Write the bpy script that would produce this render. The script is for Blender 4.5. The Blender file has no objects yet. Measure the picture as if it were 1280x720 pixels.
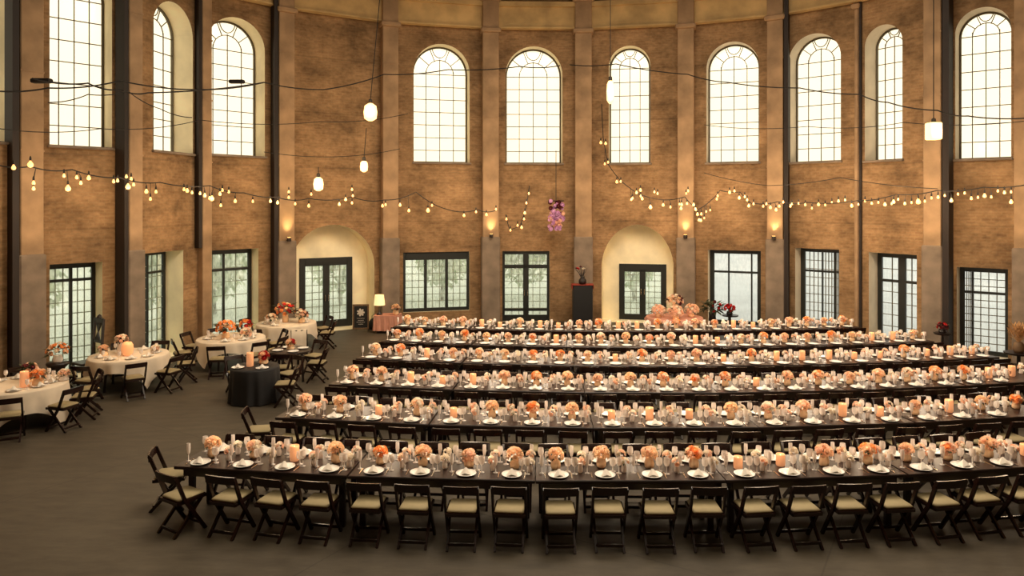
import bpy, math, random
from mathutils import Vector, Matrix
from mathutils.geometry import tessellate_polygon

R = random.Random(7)
scn = bpy.context.scene
COL = scn.collection
PI = math.pi
F = 900.0            # focal length in pixels of a 1280 wide frame
CH = 4.3             # camera height
HY = 255.0           # horizon row


def at(px, py, Y):
    return Vector(((px - 640) / F * Y, Y, CH - (py - HY) / F * Y))


def s2l(c):
    out = []
    for v in c:
        v = v / 255.0
        out.append(v / 12.92 if v <= 0.04045 else ((v + 0.055) / 1.055) ** 2.4)
    return tuple(out) + (1.0,)


# ------------------------------------------------------------------ materials
def new_mat(name):
    m = bpy.data.materials.new(name)
    m.use_nodes = True
    nt = m.node_tree
    b = nt.nodes['Principled BSDF']
    return m, nt, b


def mat(name, rgb, rough=0.6, metal=0.0, var=0.0, scale=6.0, emit=None, estr=0.0, spec=0.5, bump=0.0, objvar=0.0):
    m, nt, b = new_mat(name)
    c = s2l(rgb)
    b.inputs['Roughness'].default_value = rough
    b.inputs['Metallic'].default_value = metal
    b.inputs['Specular IOR Level'].default_value = spec
    b.inputs['Base Color'].default_value = c
    if var > 0 or objvar > 0:
        tc = nt.nodes.new('ShaderNodeTexCoord')
        nz = nt.nodes.new('ShaderNodeTexNoise')
        nz.inputs['Scale'].default_value = scale
        nz.inputs['Detail'].default_value = 5
        nt.links.new(tc.outputs['Object'], nz.inputs['Vector'])
        rp = nt.nodes.new('ShaderNodeMapRange')
        rp.inputs['From Min'].default_value = 0.3
        rp.inputs['From Max'].default_value = 0.7
        rp.inputs['To Min'].default_value = 1 - var
        rp.inputs['To Max'].default_value = 1 + var
        nt.links.new(nz.outputs['Fac'], rp.inputs['Value'])
        hsv = nt.nodes.new('ShaderNodeHueSaturation')
        hsv.inputs['Color'].default_value = c
        nt.links.new(rp.outputs['Result'], hsv.inputs['Value'])
        if objvar > 0:
            oi = nt.nodes.new('ShaderNodeObjectInfo')
            r2 = nt.nodes.new('ShaderNodeMapRange')
            r2.inputs['To Min'].default_value = 0.5 - objvar
            r2.inputs['To Max'].default_value = 0.5 + objvar
            nt.links.new(oi.outputs['Random'], r2.inputs['Value'])
            nt.links.new(r2.outputs['Result'], hsv.inputs['Hue'])
        nt.links.new(hsv.outputs['Color'], b.inputs['Base Color'])
        if bump > 0:
            bp = nt.nodes.new('ShaderNodeBump')
            bp.inputs['Strength'].default_value = bump
            bp.inputs['Distance'].default_value = 0.02
            nt.links.new(nz.outputs['Fac'], bp.inputs['Height'])
            nt.links.new(bp.outputs['Normal'], b.inputs['Normal'])
    if emit:
        b.inputs['Emission Color'].default_value = s2l(emit)
        b.inputs['Emission Strength'].default_value = estr
    return m


def brick_mat(name, c1, c2, mortar, dark=0.45):
    """old brick: fine courses from the wall's own metres (UV), large stains, horizontal lift lines"""
    m, nt, b = new_mat(name)
    N, L = nt.nodes.new, nt.links.new
    uv = N('ShaderNodeUVMap')
    br = N('ShaderNodeTexBrick')
    br.inputs['Scale'].default_value = 1.0
    br.inputs['Brick Width'].default_value = 0.24
    br.inputs['Row Height'].default_value = 0.085
    br.inputs['Mortar Size'].default_value = 0.012
    br.inputs['Color1'].default_value = s2l(c1)
    br.inputs['Color2'].default_value = s2l(c2)
    br.inputs['Mortar'].default_value = s2l(mortar)
    L(uv.outputs['UV'], br.inputs['Vector'])
    n1 = N('ShaderNodeTexNoise')
    n1.inputs['Scale'].default_value = 0.75
    n1.inputs['Detail'].default_value = 9
    n1.inputs['Roughness'].default_value = 0.68
    mp = N('ShaderNodeMapping')
    mp.inputs['Scale'].default_value = (1.0, 1.25, 1)
    L(uv.outputs['UV'], mp.inputs['Vector'])
    L(mp.outputs['Vector'], n1.inputs['Vector'])
    r1 = N('ShaderNodeMapRange')
    r1.inputs['From Min'].default_value = 0.33
    r1.inputs['From Max'].default_value = 0.66
    r1.inputs['To Min'].default_value = dark
    r1.inputs['To Max'].default_value = 1.25
    L(n1.outputs['Fac'], r1.inputs['Value'])
    # streaky fine noise along courses
    n2 = N('ShaderNodeTexNoise')
    n2.inputs['Scale'].default_value = 3.5
    n2.inputs['Detail'].default_value = 6
    mp2 = N('ShaderNodeMapping')
    mp2.inputs['Scale'].default_value = (2.0, 3.2, 1)
    L(uv.outputs['UV'], mp2.inputs['Vector'])
    L(mp2.outputs['Vector'], n2.inputs['Vector'])
    r2 = N('ShaderNodeMapRange')
    r2.inputs['From Min'].default_value = 0.3
    r2.inputs['From Max'].default_value = 0.7
    r2.inputs['To Min'].default_value = 0.84
    r2.inputs['To Max'].default_value = 1.14
    L(n2.outputs['Fac'], r2.inputs['Value'])
    # lift lines
    sx = N('ShaderNodeSeparateXYZ')
    L(uv.outputs['UV'], sx.inputs['Vector'])
    md = N('ShaderNodeMath'); md.operation = 'PINGPONG'
    md.inputs[1].default_value = 0.92
    L(sx.outputs['Y'], md.inputs[0])
    r3 = N('ShaderNodeMapRange')
    r3.inputs['From Min'].default_value = 0.0
    r3.inputs['From Max'].default_value = 0.04
    r3.inputs['To Min'].default_value = 0.78
    r3.inputs['To Max'].default_value = 1.0
    L(md.outputs[0], r3.inputs['Value'])
    m1 = N('ShaderNodeMath'); m1.operation = 'MULTIPLY'
    L(r1.outputs['Result'], m1.inputs[0]); L(r2.outputs['Result'], m1.inputs[1])
    m2 = N('ShaderNodeMath'); m2.operation = 'MULTIPLY'
    L(m1.outputs[0], m2.inputs[0]); L(r3.outputs['Result'], m2.inputs[1])
    hsv = N('ShaderNodeHueSaturation')
    L(br.outputs['Color'], hsv.inputs['Color'])
    L(m2.outputs[0], hsv.inputs['Value'])
    L(hsv.outputs['Color'], b.inputs['Base Color'])
    b.inputs['Roughness'].default_value = 0.9
    b.inputs['Specular IOR Level'].default_value = 0.15
    bp = N('ShaderNodeBump')
    bp.inputs['Strength'].default_value = 0.2
    bp.inputs['Distance'].default_value = 0.02
    L(n2.outputs['Fac'], bp.inputs['Height'])
    L(bp.outputs['Normal'], b.inputs['Normal'])
    return m


def concrete_floor():
    m, nt, b = new_mat('floor_concrete')
    N, L = nt.nodes.new, nt.links.new
    tc = N('ShaderNodeTexCoord')
    n1 = N('ShaderNodeTexNoise'); n1.inputs['Scale'].default_value = 0.35; n1.inputs['Detail'].default_value = 8
    n2 = N('ShaderNodeTexNoise'); n2.inputs['Scale'].default_value = 2.6; n2.inputs['Detail'].default_value = 8; n2.inputs['Roughness'].default_value = 0.7
    mp = N('ShaderNodeMapping'); mp.inputs['Scale'].default_value = (0.7, 2.2, 1); mp.inputs['Rotation'].default_value = (0, 0, 0.25)
    L(tc.outputs['Object'], n1.inputs['Vector'])
    L(tc.outputs['Object'], mp.inputs['Vector']); L(mp.outputs['Vector'], n2.inputs['Vector'])
    cr = N('ShaderNodeValToRGB')
    cr.color_ramp.elements[0].position = 0.3; cr.color_ramp.elements[0].color = s2l((56, 49, 40))
    cr.color_ramp.elements[1].position = 0.72; cr.color_ramp.elements[1].color = s2l((94, 84, 69))
    mx = N('ShaderNodeMath'); mx.operation = 'MULTIPLY_ADD'; mx.inputs[1].default_value = 0.6
    ad = N('ShaderNodeMath'); ad.operation = 'MULTIPLY'; ad.inputs[1].default_value = 0.4
    L(n1.outputs['Fac'], ad.inputs[0]); L(n2.outputs['Fac'], mx.inputs[0]); L(ad.outputs[0], mx.inputs[2])
    L(mx.outputs[0], cr.inputs['Fac'])
    # slab joints
    br = N('ShaderNodeTexBrick'); br.offset = 0
    br.inputs['Scale'].default_value = 1; br.inputs['Brick Width'].default_value = 5.2; br.inputs['Row Height'].default_value = 5.2
    br.inputs['Mortar Size'].default_value = 0.012
    br.inputs['Color1'].default_value = (1, 1, 1, 1); br.inputs['Color2'].default_value = (1, 1, 1, 1); br.inputs['Mortar'].default_value = (.72, .72, .72, 1)
    mp3 = N('ShaderNodeMapping'); mp3.inputs['Location'].default_value = (1.3, 2.1, 0); mp3.inputs['Rotation'].default_value = (0, 0, 0.55)
    L(tc.outputs['Object'], mp3.inputs['Vector']); L(mp3.outputs['Vector'], br.inputs['Vector'])
    mul = N('ShaderNodeMix'); mul.data_type = 'RGBA'; mul.blend_type = 'MULTIPLY'; mul.inputs[0].default_value = 1
    L(cr.outputs['Color'], mul.inputs[6]); L(br.outputs['Color'], mul.inputs[7])
    L(mul.outputs[2], b.inputs['Base Color'])
    b.inputs['Roughness'].default_value = 0.55
    b.inputs['Specular IOR Level'].default_value = 0.3
    return m


def pane_mat(name, tint, haze, hazergb, pattern=0.0):
    """window glass: mostly see-through, with a frosted haze that catches the daylight outside"""
    m = bpy.data.materials.new(name); m.use_nodes = True
    nt = m.node_tree; nt.nodes.clear()
    N, L = nt.nodes.new, nt.links.new
    out = N('ShaderNodeOutputMaterial')
    tr = N('ShaderNodeBsdfTransparent'); tr.inputs['Color'].default_value = s2l(tint)
    tl = N('ShaderNodeBsdfTranslucent'); tl.inputs['Color'].default_value = s2l(hazergb)
    gl = N('ShaderNodeBsdfGlossy'); gl.inputs['Roughness'].default_value = 0.15
    mx = N('ShaderNodeMixShader'); mx.inputs['Fac'].default_value = haze
    L(tr.outputs[0], mx.inputs[1]); L(tl.outputs[0], mx.inputs[2])
    if pattern > 0:
        tc = N('ShaderNodeTexCoord')
        nz = N('ShaderNodeTexNoise'); nz.inputs['Scale'].default_value = 5; nz.inputs['Detail'].default_value = 6
        mp = N('ShaderNodeMapping'); mp.inputs['Scale'].default_value = (2.2, 1, 0.9)
        L(tc.outputs['Object'], mp.inputs['Vector']); L(mp.outputs['Vector'], nz.inputs['Vector'])
        rp = N('ShaderNodeMapRange')
        rp.inputs['From Min'].default_value = 0.35; rp.inputs['From Max'].default_value = 0.65
        rp.inputs['To Min'].default_value = max(0, haze - pattern); rp.inputs['To Max'].default_value = min(1, haze + pattern)
        L(nz.outputs['Fac'], rp.inputs['Value']); L(rp.outputs['Result'], mx.inputs['Fac'])
    m2 = N('ShaderNodeMixShader'); m2.inputs['Fac'].default_value = 0.04
    L(mx.outputs[0], m2.inputs[1]); L(gl.outputs[0], m2.inputs[2])
    L(m2.outputs[0], out.inputs['Surface'])
    return m


def glass_mat(name, rgb, solid):
    m = bpy.data.materials.new(name); m.use_nodes = True
    nt = m.node_tree; nt.nodes.clear()
    N, L = nt.nodes.new, nt.links.new
    out = N('ShaderNodeOutputMaterial')
    tr = N('ShaderNodeBsdfTransparent'); tr.inputs['Color'].default_value = s2l(rgb)
    pb = N('ShaderNodeBsdfPrincipled')
    pb.inputs['Base Color'].default_value = s2l(rgb); pb.inputs['Roughness'].default_value = 0.12
    pb.inputs['Specular IOR Level'].default_value = 1.0
    fr = N('ShaderNodeLayerWeight'); fr.inputs['Blend'].default_value = 0.4
    rp = N('ShaderNodeMapRange'); rp.inputs['To Min'].default_value = solid; rp.inputs['To Max'].default_value = 1.0
    L(fr.outputs['Facing'], rp.inputs['Value'])
    mx = N('ShaderNodeMixShader')
    L(rp.outputs['Result'], mx.inputs['Fac'])
    L(tr.outputs[0], mx.inputs[1]); L(pb.outputs[0], mx.inputs[2])
    L(mx.outputs[0], out.inputs['Surface'])
    return m


M = {}
M['brick'] = brick_mat('brick', (162, 128, 92), (146, 113, 80), (156, 126, 92))
M['cornice'] = mat('cornice_concrete', (196, 164, 112), 0.9, var=0.28, scale=1.3, bump=0.2)
M['pier'] = mat('pier_concrete', (160, 130, 98), 0.9, var=0.30, scale=1.6, bump=0.3)
M['pier_low'] = mat('pier_jacket_concrete', (128, 112, 96), 0.9, var=0.28, scale=2.2, bump=0.3)
M['steel_and_shade'] = mat('dark_steel_and_shade', (34, 22, 15), 0.7, var=0.3, scale=2)  # uplight metal, and the painted shade on the pier sides
M['plaster'] = mat('cream_plaster', (246, 234, 200), 0.85, var=0.16, scale=1.2)
M['plaster_grey'] = mat('grey_plaster', (222, 212, 192), 0.85, var=0.16, scale=1.2)
M['floor'] = concrete_floor()
M['ground'] = mat('outdoor_paving', (200, 208, 212), 0.9, var=0.15, scale=0.6)
M['roof'] = mat('roof_boards', (92, 66, 42), 0.9, var=0.2, scale=2)
M['muntin'] = mat('grey_glazing_bars', (92, 84, 66), 0.6, var=0.1, scale=3)
M['muntin_pale'] = mat('pale_glazing_bars', (132, 142, 128), 0.6, var=0.1, scale=3)
M['dframe'] = mat('black_green_frame', (24, 27, 23), 0.5, var=0.15, scale=3)
M['pane_up'] = pane_mat('upper_window_glass', (252, 250, 244), 0.3, (250, 244, 232))
M['pane_low'] = pane_mat('misted_garden_glass', (234, 246, 244), 0.45, (224, 240, 232), 0.2)
M['pane_right'] = pane_mat('street_window_glass', (226, 238, 252), 0.35, (222, 232, 244), 0.06)
M['wood'] = mat('dark_mahogany', (34, 16, 11), 0.26, var=0.3, scale=5, spec=0.5)
M['table_wood'] = mat('dark_table_wood', (34, 18, 13), 0.36, var=0.35, scale=4, spec=0.5)
M['ebony'] = mat('near_black_wood', (26, 15, 12), 0.4, var=0.25, scale=5)
M['cushion'] = mat('cream_cushion', (154, 138, 102), 0.8, var=0.08, scale=5)
M['china'] = mat('white_china', (240, 236, 228), 0.2, spec=0.6)
M['linen'] = mat('white_linen', (236, 226, 212), 0.85, var=0.06, scale=9)
M['cloth'] = mat('ivory_tablecloth', (226, 208, 184), 0.9, var=0.06, scale=5)
M['blackcloth'] = mat('black_tablecloth', (22, 19, 19), 0.7, var=0.2, scale=5)
M['pinkcloth'] = mat('dusty_pink_cloth', (196, 138, 116), 0.85, var=0.1, scale=5)
M['silver'] = mat('silver', (214, 204, 190), 0.22, metal=1.0)
M['glass'] = glass_mat('stemware_glass', (255, 246, 238), 0.58)
M['rose_peach'] = mat('peach_petals', (255, 220, 182), 0.7, var=0.12, scale=14, objvar=0.008)
M['rose_blush'] = mat('blush_petals', (255, 220, 192), 0.7, var=0.12, scale=14, objvar=0.006)
M['rose_white'] = mat('ivory_petals', (255, 244, 226), 0.7, var=0.08, scale=14)
M['rose_orange'] = mat('orange_petals', (255, 176, 104), 0.7, var=0.15, scale=14)
M['rose_red'] = mat('red_petals', (196, 30, 28), 0.7, var=0.2, scale=14)
M['rose_wine'] = mat('wine_petals', (92, 24, 26), 0.7, var=0.2, scale=14)
M['rose_violet'] = mat('violet_petals', (214, 164, 206), 0.7, var=0.2, scale=14)
for _k in ('rose_peach', 'rose_blush', 'rose_white', 'rose_orange'):
    _nt = M[_k].node_tree
    _b = _nt.nodes['Principled BSDF']; _o = [x for x in _nt.nodes if x.type == 'OUTPUT_MATERIAL'][0]
    _t = _nt.nodes.new('ShaderNodeBsdfTranslucent'); _m = _nt.nodes.new('ShaderNodeMixShader'); _m.inputs[0].default_value = .38
    _nt.links.new(_b.inputs['Base Color'].links[0].from_socket, _t.inputs['Color'])
    _nt.links.new(_b.outputs[0], _m.inputs[1]); _nt.links.new(_t.outputs[0], _m.inputs[2]); _nt.links.new(_m.outputs[0], _o.inputs['Surface'])
M['leaf'] = mat('dark_green_leaf', (58, 62, 34), 0.7, var=0.25, scale=9)
M['dryleaf'] = mat('dried_grass', (188, 142, 92), 0.9, var=0.2, scale=9)
M['garden'] = mat('garden_leaf', (158, 186, 134), 0.8, var=0.3, scale=3)
M['trunk'] = mat('bark', (84, 68, 52), 0.9, var=0.2, scale=4)
M['amber'] = mat('amber_vase_glass', (255, 212, 166), 0.25, var=0.1, scale=8)
M['candle'] = mat('lit_frosted_candle_glass', (246, 176, 122), 0.4, emit=(255, 172, 118), estr=0.36)
M['flame'] = mat('candle_flame', (255, 220, 150), 0.4, emit=(255, 206, 120), estr=7)
M['cord'] = mat('black_cord', (24, 18, 14), 0.7)
M['bulb'] = mat('lit_bulb', (255, 200, 130), 0.3, emit=(255, 188, 110), estr=2.2)
M['lamp'] = mat('lit_pendant_glass', (255, 214, 150), 0.3, emit=(255, 218, 152), estr=1.9)
M['lampshade'] = mat('lit_cream_shade', (250, 226, 180), 0.7, emit=(255, 214, 150), estr=0.9)
M['board'] = mat('chalkboard', (26, 24, 23), 0.8, var=0.2, scale=7)
M['chalk'] = mat('chalk', (206, 196, 180), 0.9)
M['oak'] = mat('weathered_oak', (112, 84, 56), 0.7, var=0.25, scale=5)
M['black'] = mat('matte_black', (14, 14, 16), 0.6, var=0.2, scale=5)
M['terracotta'] = mat('red_runner', (150, 52, 36), 0.8, var=0.2, scale=8)


# ------------------------------------------------------------------ mesh helper
class MB:
    def __init__(self):
        self.v, self.f, self.m, self.uv = [], [], [], {}

    def add(self, vs, fs, mi=0, M4=None):
        b = len(self.v)
        for p in vs:
            p = Vector(p)
            self.v.append(tuple(M4 @ p) if M4 else tuple(p))
        for f in fs:
            self.f.append(tuple(b + i for i in f)); self.m.append(mi)

    def box(self, c, s, mi=0, rot=None, bev=0.0):
        x, y, z = s[0] / 2, s[1] / 2, s[2] / 2
        M4 = Matrix.Translation(c) @ (rot.to_4x4() if rot else Matrix.Identity(4))
        if bev <= 0:
            vs = [(-x, -y, -z), (x, -y, -z), (x, y, -z), (-x, y, -z), (-x, -y, z), (x, -y, z), (x, y, z), (-x, y, z)]
            fs = [(0, 3, 2, 1), (4, 5, 6, 7), (0, 1, 5, 4), (1, 2, 6, 5), (2, 3, 7, 6), (3, 0, 4, 7)]
            self.add(vs, fs, mi, M4)
        else:
            b = min(bev, x * .9, y * .9, z * .9)
            vs, fs = [], []
            rings = [(-z, b), (-z + b, 0), (z - b, 0), (z, b)]
            for (zz, i) in rings:
                xx, yy = x - i, y - i
                cb = b * 0.7 if i == 0 else 0.0
                cb = b
                vs += [(-xx + cb, -yy, zz), (xx - cb, -yy, zz), (xx, -yy + cb, zz), (xx, yy - cb, zz), (xx - cb, yy, zz), (-xx + cb, yy, zz), (-xx, yy - cb, zz), (-xx, -yy + cb, zz)]
            fs.append(tuple(reversed(range(8)))); fs.append(tuple(range(24, 32)))
            for r in range(3):
                for k in range(8):
                    a, c2 = r * 8 + k, r * 8 + (k + 1) % 8
                    fs.append((a, c2, c2 + 8, a + 8))
            self.add(vs, fs, mi, M4)

    def bar(self, p0, p1, w, d=None, mi=0, up=(0, 0, 1)):
        """rectangular bar from p0 to p1: w across, d along the up-ish direction"""
        d = d or w
        p0, p1 = Vector(p0), Vector(p1)
        a = (p1 - p0)
        L = a.length
        if L < 1e-6:
            return
        a.normalize()
        u = Vector(up)
        if abs(a.dot(u)) > 0.95:
            u = Vector((0, 1, 0)) if abs(a.y) < 0.9 else Vector((1, 0, 0))
        s = a.cross(u).normalized()
        t = s.cross(a).normalized()
        vs = []
        for q in (p0, p1):
            for (i, j) in ((-1, -1), (1, -1), (1, 1), (-1, 1)):
                vs.append(q + s * (i * w / 2) + t * (j * d / 2))
        self.add(vs, [(0, 3, 2, 1), (4, 5, 6, 7), (0, 1, 5, 4), (1, 2, 6, 5), (2, 3, 7, 6), (3, 0, 4, 7)], mi)

    def tube(self, pts, r, n=6, mi=0, cap=True):
        pts = [Vector(p) for p in pts]
        rs = r if isinstance(r, (list, tuple)) else [r] * len(pts)
        vs, fs = [], []
        for i, p in enumerate(pts):
            a = (pts[min(i + 1, len(pts) - 1)] - pts[max(i - 1, 0)])
            if a.length < 1e-9:
                a = Vector((0, 0, 1))
            a.normalize()
            u = Vector((0, 0, 1)) if abs(a.z) < 0.9 else Vector((1, 0, 0))
            s = a.cross(u).normalized(); t = s.cross(a)
            for k in range(n):
                th = 2 * PI * k / n
                vs.append(p + s * math.cos(th) * rs[i] + t * math.sin(th) * rs[i])
        for i in range(len(pts) - 1):
            for k in range(n):
                a, b = i * n + k, i * n + (k + 1) % n
                fs.append((a, b, b + n, a + n))
        if cap:
            fs.append(tuple(reversed(range(n)))); fs.append(tuple(range((len(pts) - 1) * n, len(pts) * n)))
        self.add(vs, fs, mi)

    def lathe(self, prof, n=12, c=(0, 0, 0), mi=0, cap=True, M4=None):
        vs, fs = [], []
        for (r, z) in prof:
            for k in range(n):
                th = 2 * PI * k / n
                vs.append((c[0] + r * math.cos(th), c[1] + r * math.sin(th), c[2] + z))
        for i in range(len(prof) - 1):
            for k in range(n):
                a, b = i * n + k, i * n + (k + 1) % n
                fs.append((a, b, b + n, a + n))
        if cap:
            fs.append(tuple(reversed(range(n)))); fs.append(tuple(range((len(prof) - 1) * n, len(prof) * n)))
        self.add(vs, fs, mi, M4)

    def mesh(self, name, mats, smooth=False):
        me = bpy.data.meshes.new(name)
        me.from_pydata(self.v, [], self.f)
        for m in (mats if isinstance(mats, (list, tuple)) else [mats]):
            me.materials.append(m)
        me.polygons.foreach_set('material_index', self.m)
        if smooth:
            me.polygons.foreach_set('use_smooth', [True] * len(self.f))
        me.validate(); me.update()
        return me


def new_obj(name, data, parent=None, loc=None, rz=0.0, mw=None):
    o = bpy.data.objects.new(name, data)
    COL.objects.link(o)
    if parent:
        o.parent = parent
    if mw is not None:
        o.matrix_world = mw
    elif loc is not None:
        o.location = loc
    if rz:
        o.rotation_euler = (0, 0, rz)
    return o


def tag(o, label=None, cat=None, group=None, kind=None):
    if label:
        o['label'] = label
    if cat:
        o['category'] = cat
    if group:
        o['group'] = group
    if kind:
        o['kind'] = kind
    return o


def thing(name, parts, loc, rz, label, cat, group=None, scale=None):
    """a thing from its prototype: one mesh -> the mesh itself is top level; several parts -> an Empty parents copies of each part.
    parts: list of (part name, mesh, [sub parts])"""
    if len(parts) == 1 and parts[0][0] is None:
        o = new_obj(name, parts[0][1], None, loc, rz)
        subs = parts[0][2] if len(parts[0]) > 2 else []
        for sn, sm in subs:
            new_obj(sn, sm, o)
    else:
        o = new_obj(name, None, None, loc, rz)
        o.empty_display_size = 0.1
        for p in parts:
            c = new_obj(p[0], p[1], o)
            if len(p) > 2:
                for sn, sm in p[2]:
                    new_obj(sn, sm, c)
    if scale:
        o.scale = (scale,) * 3
    tag(o, label, cat, group)
    return o


ORD = ('first second third fourth fifth sixth seventh eighth ninth tenth eleventh twelfth thirteenth fourteenth fifteenth sixteenth '
       'seventeenth eighteenth nineteenth twentieth twenty-first twenty-second twenty-third twenty-fourth twenty-fifth twenty-sixth').split()

# ------------------------------------------------------------------ the shell
PIERS = [(-75, 15.2), (31, 17.0), (160, 18.6), (252, 21.6), (353, 23.5), (485, 25.4), (612, 26.3), (729, 26.4), (858, 25.7),
         (972, 24.5), (1071, 22.8), (1171, 20.8), (1286, 19.4)]
PV = [Vector(((px - 640) / F * d, d)) for px, d in PIERS]
POLY = PV + [Vector((15.6, 15.5)), Vector((15.8, 6.0)), Vector((13.5, -4.0)), Vector((-13.0, -4.0)), Vector((-14.0, 6.0))]
CEN = Vector((1.0, 12.0))
WALL_TOP = 13.0


def offset_poly(poly, dist):
    """closed polygon moved inward by dist (mitred)"""
    n = len(poly); out = []
    for i in range(n):
        a, b, c = poly[i - 1], poly[i], poly[(i + 1) % n]
        d1, d2 = (b - a).normalized(), (c - b).normalized()
        n1, n2 = Vector((d1.y, -d1.x)), Vector((d2.y, -d2.x))   # polygon runs clockwise seen from above: inward is to the right
        if n1.dot(CEN - b) < 0: n1 = -n1
        if n2.dot(CEN - b) < 0: n2 = -n2
        bi = (n1 + n2).normalized()
        out.append(b + bi * (dist / max(0.4, bi.dot(n1))))
    return out


def arch_outline(u0, u1, z0, z1, n=20):
    r = (u1 - u0) / 2; c = (u0 + u1) / 2; zs = z1 - r
    pts = [(u0, z0), (u1, z0)]
    for k in range(n + 1):
        th = PI * k / n
        pts.append((c + r * math.cos(th), zs + r * math.sin(th)))
    return pts


def seg_arch_outline(u0, u1, z0, zs, z1, n=20):
    """arched opening with straight jambs up to zs and an elliptical head"""
    a = (u1 - u0) / 2; c = (u0 + u1) / 2; h = z1 - zs
    pts = [(u0, z0), (u1, z0)]
    for k in range(n + 1):
        th = PI * k / n
        pts.append((c + a * math.cos(th), zs + h * math.sin(th)))
    return pts


def rect_outline(u0, u1, z0, z1):
    return [(u0, z0), (u1, z0), (u1, z1), (u0, z1)]


class Bay:
    def __init__(self, A, B, name, label):
        self.A, self.B = A, B
        self.len = (B - A).length
        self.d = (B - A).normalized()
        n = Vector((-self.d.y, self.d.x))
        if n.dot(CEN - A) > 0:
            n = -n
        self.n = n
        self.mw = Matrix(((self.d.x, n.x, 0, A.x), (self.d.y, n.y, 0, A.y), (0, 0, 1, 0), (0, 0, 0, 1)))
        self.holes = []
        self.name, self.label = name, label

    def u(self, px, t=0.0):
        k = (px - 640) / F
        A = self.A + self.n * t
        # A + u d = s (k, 1)
        # x: A.x + u d.x = s k ; y: A.y + u d.y = s
        return (k * A.y - A.x) / (self.d.x - k * self.d.y)

    def Y(self, u, t=0.0):
        return self.A.y + u * self.d.y + t * self.n.y

    def z(self, py, u, t=0.0):
        return CH - (py - HY) / F * self.Y(u, t)

    def hole(self, outline, depth, mi=1):
        self.holes.append((outline, depth, mi))

    def build(self, mats):
        mb = MB()
        outer = [(0, 0), (self.len, 0), (self.len, WALL_TOP), (0, WALL_TOP)]
        # holes that touch the floor are cut a hair above it so that the outline stays simple
        loops = [[Vector((u, z, 0)) for u, z in outer]]
        for ol, dp, mi in self.holes:
            loops.append([Vector((u, max(z, 0.003), 0)) for u, z in ol])
        tri = tessellate_polygon(loops)
        flat = [p for l in loops for p in l]
        mb.add([(p.x, 0, p.y) for p in flat], tri, 0)
        for ol, dp, mi in self.holes:
            n = len(ol)
            pts = [(u, max(z, 0.003)) for u, z in ol]
            vs = [(u, 0, z) for u, z in pts] + [(u, dp, z) for u, z in pts]
            fs = [(i, (i + 1) % n, (i + 1) % n + n, i + n) for i in range(n)]
            mb.add(vs, fs, mi)
        me = mb.mesh(self.name, mats)
        uvl = me.uv_layers.new(name='UVMap')
        off = self.A.x * 3.1
        for lp in me.loops:
            co = me.vertices[lp.vertex_index].co
            uvl.data[lp.index].uv = (co.x + co.y + off, co.z)
        o = new_obj(self.name, me, mw=self.mw)
        tag(o, self.label, 'wall', kind='structure')
        return o


def upper_window(bay, idx, u0, u1, z0, z1, label, t=0.50):
    """steelwork arched window set back in its reveal: frame (bars) with a pane and a sill"""
    r = (u1 - u0) / 2; c = (u0 + u1) / 2; zs = z1 - r
    mb = MB()
    w = 0.023
    def ln(a, b, ww=w):
        mb.bar((a[0], t, a[1]), (b[0], t, b[1]), ww, ww, up=(0, 1, 0))
    out = arch_outline(u0 + .03, u1 - .03, z0 + .03, z1 - .03, 22)
    for i in range(len(out)):
        ln(out[i], out[(i + 1) % len(out)], 0.055)
    nc = 4
    cw = (u1 - u0) / nc
    # columns run up to the tracery
    for k in range(1, nc):
        uu = u0 + cw * k
        ln((uu, z0), (uu, zs + (0.0 if k != 2 else r * 0.55) + (0.12 if k != 2 else 0)))
    nr = 7
    rh = (zs - z0) / nr
    for k in range(1, nr + 1):
        ln((u0, z0 + rh * k), (u1, z0 + rh * k))
    # tracery: a small arch over the two middle lights with spokes to the outer arch
    ri = cw
    prev = None
    for k in range(11):
        th = PI * k / 10
        p = (c + ri * math.cos(th), zs + .02 + r * 0.50 * math.sin(th))
        if prev: ln(prev, p)
        prev = p
    for th in (PI * .22, PI * .38, PI * .62, PI * .78):
        ln((c + ri * math.cos(th), zs + r * .5 * math.sin(th)), (c + r * .96 * math.cos(th), zs + r * .96 * math.sin(th)))
    prev = None
    for k in range(9):
        th = PI + PI * k / 8
        p = (c + ri * .55 * math.cos(th), zs + r * .98 + r * .38 * math.sin(th))
        if prev and abs(p[0] - c) < r: ln(prev, p)
        prev = p
    fr = new_obj('window_%d' % idx, mb.mesh('upper_window_frame', M['muntin']), mw=bay.mw)
    tag(fr, label, 'window', kind='structure')
    pb = MB()
    ol = arch_outline(u0, u1, z0, z1, 22)
    pb.add([(u, t + .03, z) for u, z in ol], [tuple(range(len(ol)))])
    p = new_obj('pane', pb.mesh('pane', M['pane_up']), fr)
    sb = MB()
    sb.box((c, 0.22, z0 - 0.03), (u1 - u0 + .10, 0.62, 0.07), bev=.015)
    new_obj('sill', sb.mesh('sill', M['pier_low']), fr)
    return fr


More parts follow.
